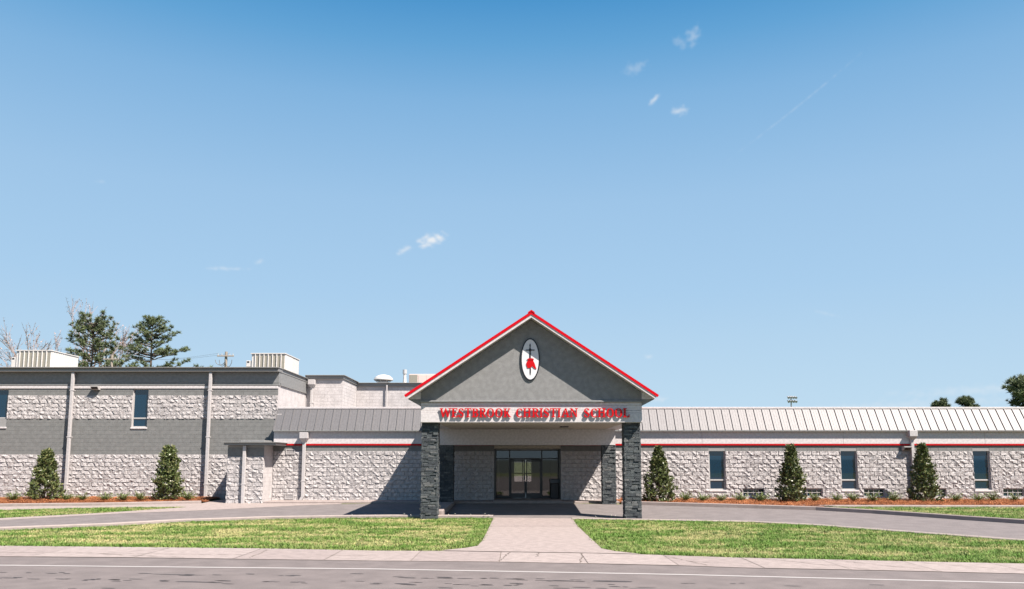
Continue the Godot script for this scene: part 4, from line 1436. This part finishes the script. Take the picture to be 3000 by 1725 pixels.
func build_lawn() -> void:
	bed("mulch_bed", pv([-36, -1.58, -15.05, -1.58, -14.95, 1.35, -19, 2.45, -23.3, 2.95, -36, 4.4]), "orange pine straw mulch along the foot of the two-storey wall", 701)
	bed("mulch_bed", pv([4.9, 0.06, 28, 0.06, 28, 3.5, 14.4, 3.38, 12.0, 4.3, 10.45, 3.85, 6.1, 2.3, 4.95, 1.9]), "orange pine straw mulch along the foot of the long wing", 702)
	structure("bed_edging", kerb(pv([-36, 4.45, -23.3, 3.0, -19, 2.5, -14.9, 1.4]), 0.14, 0.13, 1.0, M.concrete0))
	structure("bed_edging", kerb(pv([12.2, 3.42, 14.4, 3.44, 28, 3.58]), 0.12, 0.10, 1.0, M.concrete2))
	rng.seed = 720
	var b := MB.new()
	for i in 9:
		var az := TAU * i / 9.0 + rnd(-0.3, 0.3)
		var d := dir_of(az, rnd(0.55, 1.35))
		var a := Vector3(rnd(-0.05, 0.05), -0.005, rnd(-0.05, 0.05))
		var sd := d.cross(Vector3.UP).normalized() * rnd(0.004, 0.007)
		b.col = g1(rnd(0.8, 1.15))
		var long := rnd(0.035, 0.075)
		b.tri(a - sd, a + d * long + Vector3(d.x, 0, d.z) * 0.012, a + sd)
	var blade := b.mesh(M.blade)
	var nz := FastNoiseLite.new()
	nz.seed = 9
	nz.frequency = 0.33
	nz.fractal_octaves = 4
	var lawns := [
		pv([-21, 14.8, -17.04, 12.83, -14.19, 11.46, -12.27, 9.88, -9.45, 8.77, -7, 8.42, -4.86, 8.22, -0.93, 8.36, -0.97, 11.2, -1.02, 15.65, -1.10, 16.9, -1.4, 17.38, -2.1, 17.86, -3.71, 17.9, -6.62, 17.48, -9.19, 17.27, -14.28, 16.86, -21, 16.35]),
		pv([2.2, 8.72, 4.78, 9.14, 8.62, 9.96, 10.58, 11.24, 12.73, 13.58, 14.86, 15.82, 18, 19.2, 18, 21.5, 11.72, 20.48, 9.11, 20.05, 7.27, 19.69, 5.72, 19.45, 4.16, 19.0, 3.25, 18.72, 2.66, 18.08, 2.36, 17.5, 2.18, 11.2]),
		pv([-14.8, 3.55, -18.1, 3.83, -22.13, 4.98, -30, 6.25, -30, 16, -26.6, 13.7, -19.97, 8.38, -17.01, 6.1]),
		pv([12.3, 4.5, 13.0, 3.62, 14.4, 3.62, 26, 3.72, 26, 19, 18.35, 10.35, 16.4, 8.0, 14.8, 6.3, 12.9, 4.9])]
	var names := ["short patchy grass between the driveway and pavement on the vestibule side of the walkway", "short patchy grass between the driveway and pavement on the long wing side of the walkway", "small grass island between the driveway and the two-storey wall bed", "grass strip between the dark driveway kerb and the long wing bed"]
	for k in 4:
		var poly: PackedVector2Array = lawns[k]
		var lo := Vector2(1e9, 1e9)
		var hi := -lo
		for p in poly:
			lo = lo.min(p)
			hi = hi.max(p)
		var n := int((hi.x - lo.x) * (hi.y - lo.y) * (190 if k < 2 else 110))
		var xf := []
		var cols := []
		for i in n:
			var p := Vector2(rnd(lo.x, hi.x), rnd(lo.y, hi.y))
			if not Geometry2D.is_point_in_polygon(p, poly):
				continue
			var q := nz.get_noise_2d(p.x, p.y * 2.2) + 0.8 * nz.get_noise_2d(p.x * 5.0 + 50, p.y * 9.0)
			var dry := clampf(0.46 + q * 1.5 + rnd(-0.3, 0.3), 0.0, 1.0)
			if k == 1:
				dry = clampf(dry - 0.15, 0, 1)
			elif k > 1:
				dry = clampf(dry - 0.25, 0, 1)
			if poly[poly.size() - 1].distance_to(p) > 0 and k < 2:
				# the turf is thicker and greener along the lawn edges
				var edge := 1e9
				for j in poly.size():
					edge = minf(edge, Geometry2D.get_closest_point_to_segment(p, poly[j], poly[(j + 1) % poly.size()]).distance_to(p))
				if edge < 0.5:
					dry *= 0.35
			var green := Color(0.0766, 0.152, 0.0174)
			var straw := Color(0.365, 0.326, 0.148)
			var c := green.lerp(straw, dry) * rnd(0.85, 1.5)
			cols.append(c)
			var sc := rnd(0.6, 1.5) * lerpf(1.25, 0.8, dry)
			xf.append(Transform3D(Basis(Vector3.UP, rnd(0, TAU)).scaled(Vector3(sc * 1.25, sc, sc * 1.25)), Vector3(p.x, gy(p.y), p.y)))
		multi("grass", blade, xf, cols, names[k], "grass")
	# taller weeds and clover heads
	var w := MB.new()
	rng.seed = 730
	for i in 34:
		var d := dir_of(rnd(0, TAU), rnd(0.6, 1.4))
		var a := Vector3(rnd(-0.12, 0.12), 0, rnd(-0.09, 0.09))
		var sd := d.cross(Vector3.UP).normalized() * 0.008
		var g := rnd(0.7, 1.3)
		w.col = Color(0.05 * g, 0.105 * g, 0.02 * g)
		w.tri(a - sd, a + d * rnd(0.09, 0.17), a + sd)
	var wm := w.mesh(M.blade)
	var spots := [[2.9, 9.6], [3.6, 10.4], [5.6, 14.1], [5.9, 14.2], [6.25, 14.0], [6.6, 14.15], [6.95, 14.2], [7.3, 14.05], [7.6, 14.3], [9.5, 13.5], [9.85, 13.55], [9.8, 16.4], [3.1, 11.5], [6.8, 10.6], [11.6, 13.9], [12.6, 15.6], [11.2, 19.0], [-10.0, 15.8], [-9.6, 15.9], [-9.2, 15.85], [-8.2, 12.6], [-6.5, 16.9], [-11.6, 14.1], [-12.8, 13.0], [-14.6, 13.6], [-7.2, 13.2], [-4.6, 12.6], [-3.2, 10.6], [-2.6, 10.9], [-4.4, 16.6], [-1.6, 16.6], [-5.9, 10.4], [-9.9, 11.2], [-14.9, 15.4], [8.9, 11.0], [10.1, 17.3]]
	for s in spots:
		var o := thing("weed_tuft", Vector3(s[0], gy(s[1]), s[1]), "dark green weed tuft standing taller than the lawn around it", "weed", "weed tufts in the lawn")
		var k := MeshInstance3D.new()
		k.name = "leaves"
		k.mesh = wm
		k.rotation.y = rnd(0, TAU)
		k.scale = Vector3.ONE * rnd(0.7, 1.15)
		o.add_child(k, true)
	for x in [-6.3, -5.4, -4.8, -4.3, -4.05, -2.6, -2.35, -1.75, -1.2, -1.05, 3.0, 3.6, 3.75]:
		var zz: float = 8.5 if x < 0 else 8.9
		var at := Vector3(x, gy(zz), zz)
		var o := thing("clover_flower", at, "tiny white flower head on a stalk at the lawn kerb", "flower", "white flowers along the kerb")
		var sm := MB.new()
		var hh := rnd(0.12, 0.2)
		sm.col = Color(0.10, 0.16, 0.04)
		sm.tube(at, at + Vector3(0.01, hh, 0), 0.004, 0.003, 4)
		part(o, "stalk", sm.mesh(M.blade))
		sm = MB.new()
		sm.col = Color(0.8, 0.78, 0.74)
		for i in 30:
			var d := dir_of(rnd(0, TAU), rnd(-0.6, 1.5))
			sm.leaf(at + Vector3(0.01, hh, 0), d, d.cross(Vector3(0.3, 0.9, 0.1)).normalized(), 0.022, 0.012)
		part(o, "head", sm.mesh(M.petal))


# ---------------------------------------------------------------- poles and masts
func build_poles() -> void:
	var pts := []
	for k in [[-31.3, -45, 13.6, "wooden utility pole with a crossarm and loops of cable behind the two-storey block"], [-46.2, -50, 13.9, "wooden utility pole with a short crossarm between the two pines"]]:
		var x: float = k[0]
		var z: float = k[1]
		var y: float = k[2]
		var t := thing("utility_pole", Vector3(x, 0, z), k[3], "utility pole", "utility poles behind the school")
		var b := MB.new()
		b.tube(Vector3(x, -0.3, z), Vector3(x, y, z), 0.19, 0.14, 10, true)
		part(t, "pole", b.mesh(M.pole_wood))
		b = MB.new()
		b.cbox(Vector3(x - 0.9, y - 0.55, z + 0.14), Vector3(x + 0.9, y - 0.42, z + 0.26), 0.01)
		part(t, "crossarm", b.mesh(M.pole_wood))
		for s in [-0.8, -0.4, 0.45, 0.8]:
			b = MB.new()
			b.tube(Vector3(x + s, y - 0.42, z + 0.2), Vector3(x + s, y - 0.22, z + 0.2), 0.05, 0.035, 6, true)
			part(t, "insulator", b.mesh(M.steel))
		for s in [[-0.45, 1.15], [-0.75, 0.95], [0.5, 1.25]]:
			b = MB.new()
			var last := Vector3(x, y - 0.9, z + 0.2)
			for i in 8:
				var a := PI * (i + 1) / 8.0
				var p := Vector3(x + s[0] * (1 - cos(a)) / 1.4, y - 0.9 - s[1] * sin(a) * 0.6, z + 0.2)
				b.tube(last, p, 0.03, 0.03, 4)
				last = p
			part(t, "cable_loop", b.mesh(M.wire))
		pts.append(Vector3(x, y, z))
	for s in [-0.8, 0.45]:
		var o := thing("overhead_wire", pts[0], "thin overhead wire strung from the utility poles", "wire", "overhead wires between the poles")
		var b := MB.new()
		var ends := [pts[1] + Vector3(s, -0.2, 0.2), pts[0] + Vector3(s, -0.2, 0.2), pts[0] + Vector3(40 + s, -3.5, 14)]
		for e in 1:
			var last: Vector3 = ends[e]
			for i in 12:
				var f := (i + 1) / 12.0
				var p: Vector3 = (ends[e] as Vector3).lerp(ends[e + 1], f) + Vector3.DOWN * sin(PI * f) * 0.5
				b.tube(last, p, 0.011, 0.011, 3)
				last = p
		part(o, "cable", b.mesh(M.wire))
	var t := thing("floodlight_mast", Vector3(52.3, 0, -110), "slim floodlight mast with two rows of lamps behind the long wing", "floodlight")
	var b := MB.new()
	b.tube(Vector3(52.3, -0.3, -110), Vector3(52.3, 14.1, -110), 0.2, 0.11, 8, true)
	part(t, "mast", b.mesh(M.steel))
	for r in [[13.95, 4], [13.2, 4]]:
		b = MB.new()
		b.cbox(Vector3(51.55, r[0] - 0.06, -109.9), Vector3(53.05, r[0] + 0.06, -109.78), 0.01)
		part(t, "crossbar", b.mesh(M.steel))
		for i in 4:
			b = MB.new()
			var x := 51.6 + i * 0.47
			b.tube(Vector3(x, r[0] + 0.02, -109.85), Vector3(x + 0.05, r[0] - 0.3, -109.3), 0.1, 0.24, 10, true)
			part(t, "lamp_head", b.mesh(M.steel))


# ---------------------------------------------------------------- sky
func make_sky() -> Sky:
	var w := 4096
	var h := 2048
	var im := Image.create(w, h, false, Image.FORMAT_RGBF)
	# degrees above the horizon, then the colour seen there
	var stops := [[0.0, 196, 222, 240], [4.0, 190, 219, 240], [8.5, 180, 212, 238], [12.0, 170, 206, 237], [18.4, 158, 197, 232], [25.3, 130, 180, 223], [29.0, 100, 164, 214], [31.7, 78, 150, 206], [45.0, 40, 114, 180], [90.0, 24, 84, 150]]
	for y in h:
		var el := 90.0 - 180.0 * (y + 0.5) / h
		var c := Color(0.30, 0.32, 0.30)
		if el >= 0.0:
			for i in stops.size() - 1:
				if el <= stops[i + 1][0]:
					var a: Array = stops[i]
					var b: Array = stops[i + 1]
					var f: float = (el - a[0]) / (b[0] - a[0])
					c = Color8(a[1], a[2], a[3]).srgb_to_linear().lerp(Color8(b[1], b[2], b[3]).srgb_to_linear(), f)
					break
		im.fill_rect(Rect2i(0, y, w, 1), c)
	# small fair-weather wisps: azimuth, elevation, half width, half height, tilt, strength
	var nz := FastNoiseLite.new()
	nz.seed = 12
	nz.frequency = 0.9
	nz.fractal_octaves = 4
	for k in [[-6.35, 15.72, 1.15, 0.45, 0.32, 1.1], [-8.3, 14.95, 0.5, 0.26, 0.5, 0.6], [-5.5, 15.85, 0.35, 0.25, 0.0, 0.25], [-20.6, 12.95, 1.4, 0.14, 0.05, 0.35], [-18.5, 13.6, 0.45, 0.15, 0.3, 0.35], [13.4, 28.85, 0.55, 0.7, -0.6, 0.30], [12.5, 28.5, 0.7, 0.35, -0.5, 0.22], [9.1, 27.2, 1.0, 0.45, 0.2, 0.22], [10.45, 25.07, 0.55, 0.2, 0.7, 0.6], [12.33, 24.24, 0.6, 0.35, 0.1, 0.6], [9.64, 7.4, 0.4, 0.2, 0.3, 0.35], [10.35, 4.3, 0.6, 0.2, 0.1, 0.5], [21.8, 9.9, 1.1, 0.12, -0.3, 0.15], [-28.7, 17.66, 0.35, 0.12, 0.1, 0.25], [31.0, 4.4, 6.0, 0.35, 0.03, 0.25], [27.0, 3.6, 9.0, 0.3, 0.02, 0.2], [20.4, 23.5, 5.0, 0.055, 0.535, 0.22]]:
		var ex: float = absf(k[2]) * 1.8 + 0.6
		var ey: float = (absf(k[3]) + absf(k[2] * sin(k[4]))) * 1.8 + 0.5
		for yy in range(int((90.0 - k[1] - ey) / 180.0 * h), int((90.0 - k[1] + ey) / 180.0 * h)):
			for col in range(int((k[0] - ex) / 360.0 * w), int((k[0] + ex) / 360.0 * w)):
				var xx := posmod(col, w)
				var az := (col + 0.5) / w * 360.0
				var el := 90.0 - 180.0 * (yy + 0.5) / h
				var dx: float = az - k[0]
				var dy: float = el - k[1]
				var u: float = (dx * cos(k[4]) + dy * sin(k[4])) / k[2]
				var v: float = (-dx * sin(k[4]) + dy * cos(k[4])) / k[3]
				var n := nz.get_noise_2d(az * 1.6, el * 2.4)
				var d := sqrt(u * u + v * v)
				var a := clampf((1.0 - d * 0.85 + n * 0.6) * 0.9, 0.0, 1.0)
				a = a * a * (3.0 - 2.0 * a) * float(k[5])
				if a > 0.003:
					im.set_pixel(xx, yy, im.get_pixel(xx, yy).lerp(Color(0.84, 0.87, 0.90), minf(a, 0.95)))
	var m := PanoramaSkyMaterial.new()
	m.panorama = ImageTexture.create_from_image(im)
	var s := Sky.new()
	s.sky_material = m
	return s


func _ready() -> void:
	rng.seed = 11
	# camera
	var cam := Camera3D.new()
	cam.name = "camera"
	cam.projection = Camera3D.PROJECTION_FRUSTUM
	cam.keep_aspect = Camera3D.KEEP_WIDTH
	cam.near = 0.1
	cam.far = 1500.0
	cam.size = 0.1 * 3000.0 / 2300.0
	cam.frustum_offset = Vector2(-12.0, 220.4) / 2300.0 * 0.1
	cam.position = Vector3(0, 2.015, 39.037)
	cam.rotation_degrees = Vector3(6.5, 0, 0)
	add_child(cam)
	# sky and exposure
	var we := WorldEnvironment.new()
	we.name = "surroundings"
	var e := Environment.new()
	e.background_mode = Environment.BG_SKY
	e.sky = make_sky()
	e.tonemap_mode = Environment.TONE_MAPPER_LINEAR
	e.tonemap_exposure = 2.55
	e.background_energy_multiplier = 0.392
	e.sdfgi_enabled = true
	e.ssao_enabled = true
	e.ssil_enabled = true
	we.environment = e
	add_child(we)
	# sun
	var sun := DirectionalLight3D.new()
	sun.name = "sun"
	sun.light_energy = 1.6
	sun.light_color = Color(1.0, 0.955, 0.91)
	sun.light_angular_distance = 0.5
	sun.shadow_enabled = true
	add_child(sun)
	sun.look_at_from_position(SUN * 50.0, Vector3.ZERO)

	make_materials()
	make_blocks()
	build_ground()
	build_buildings()
	build_trees()
	build_lawn()
	build_poles()
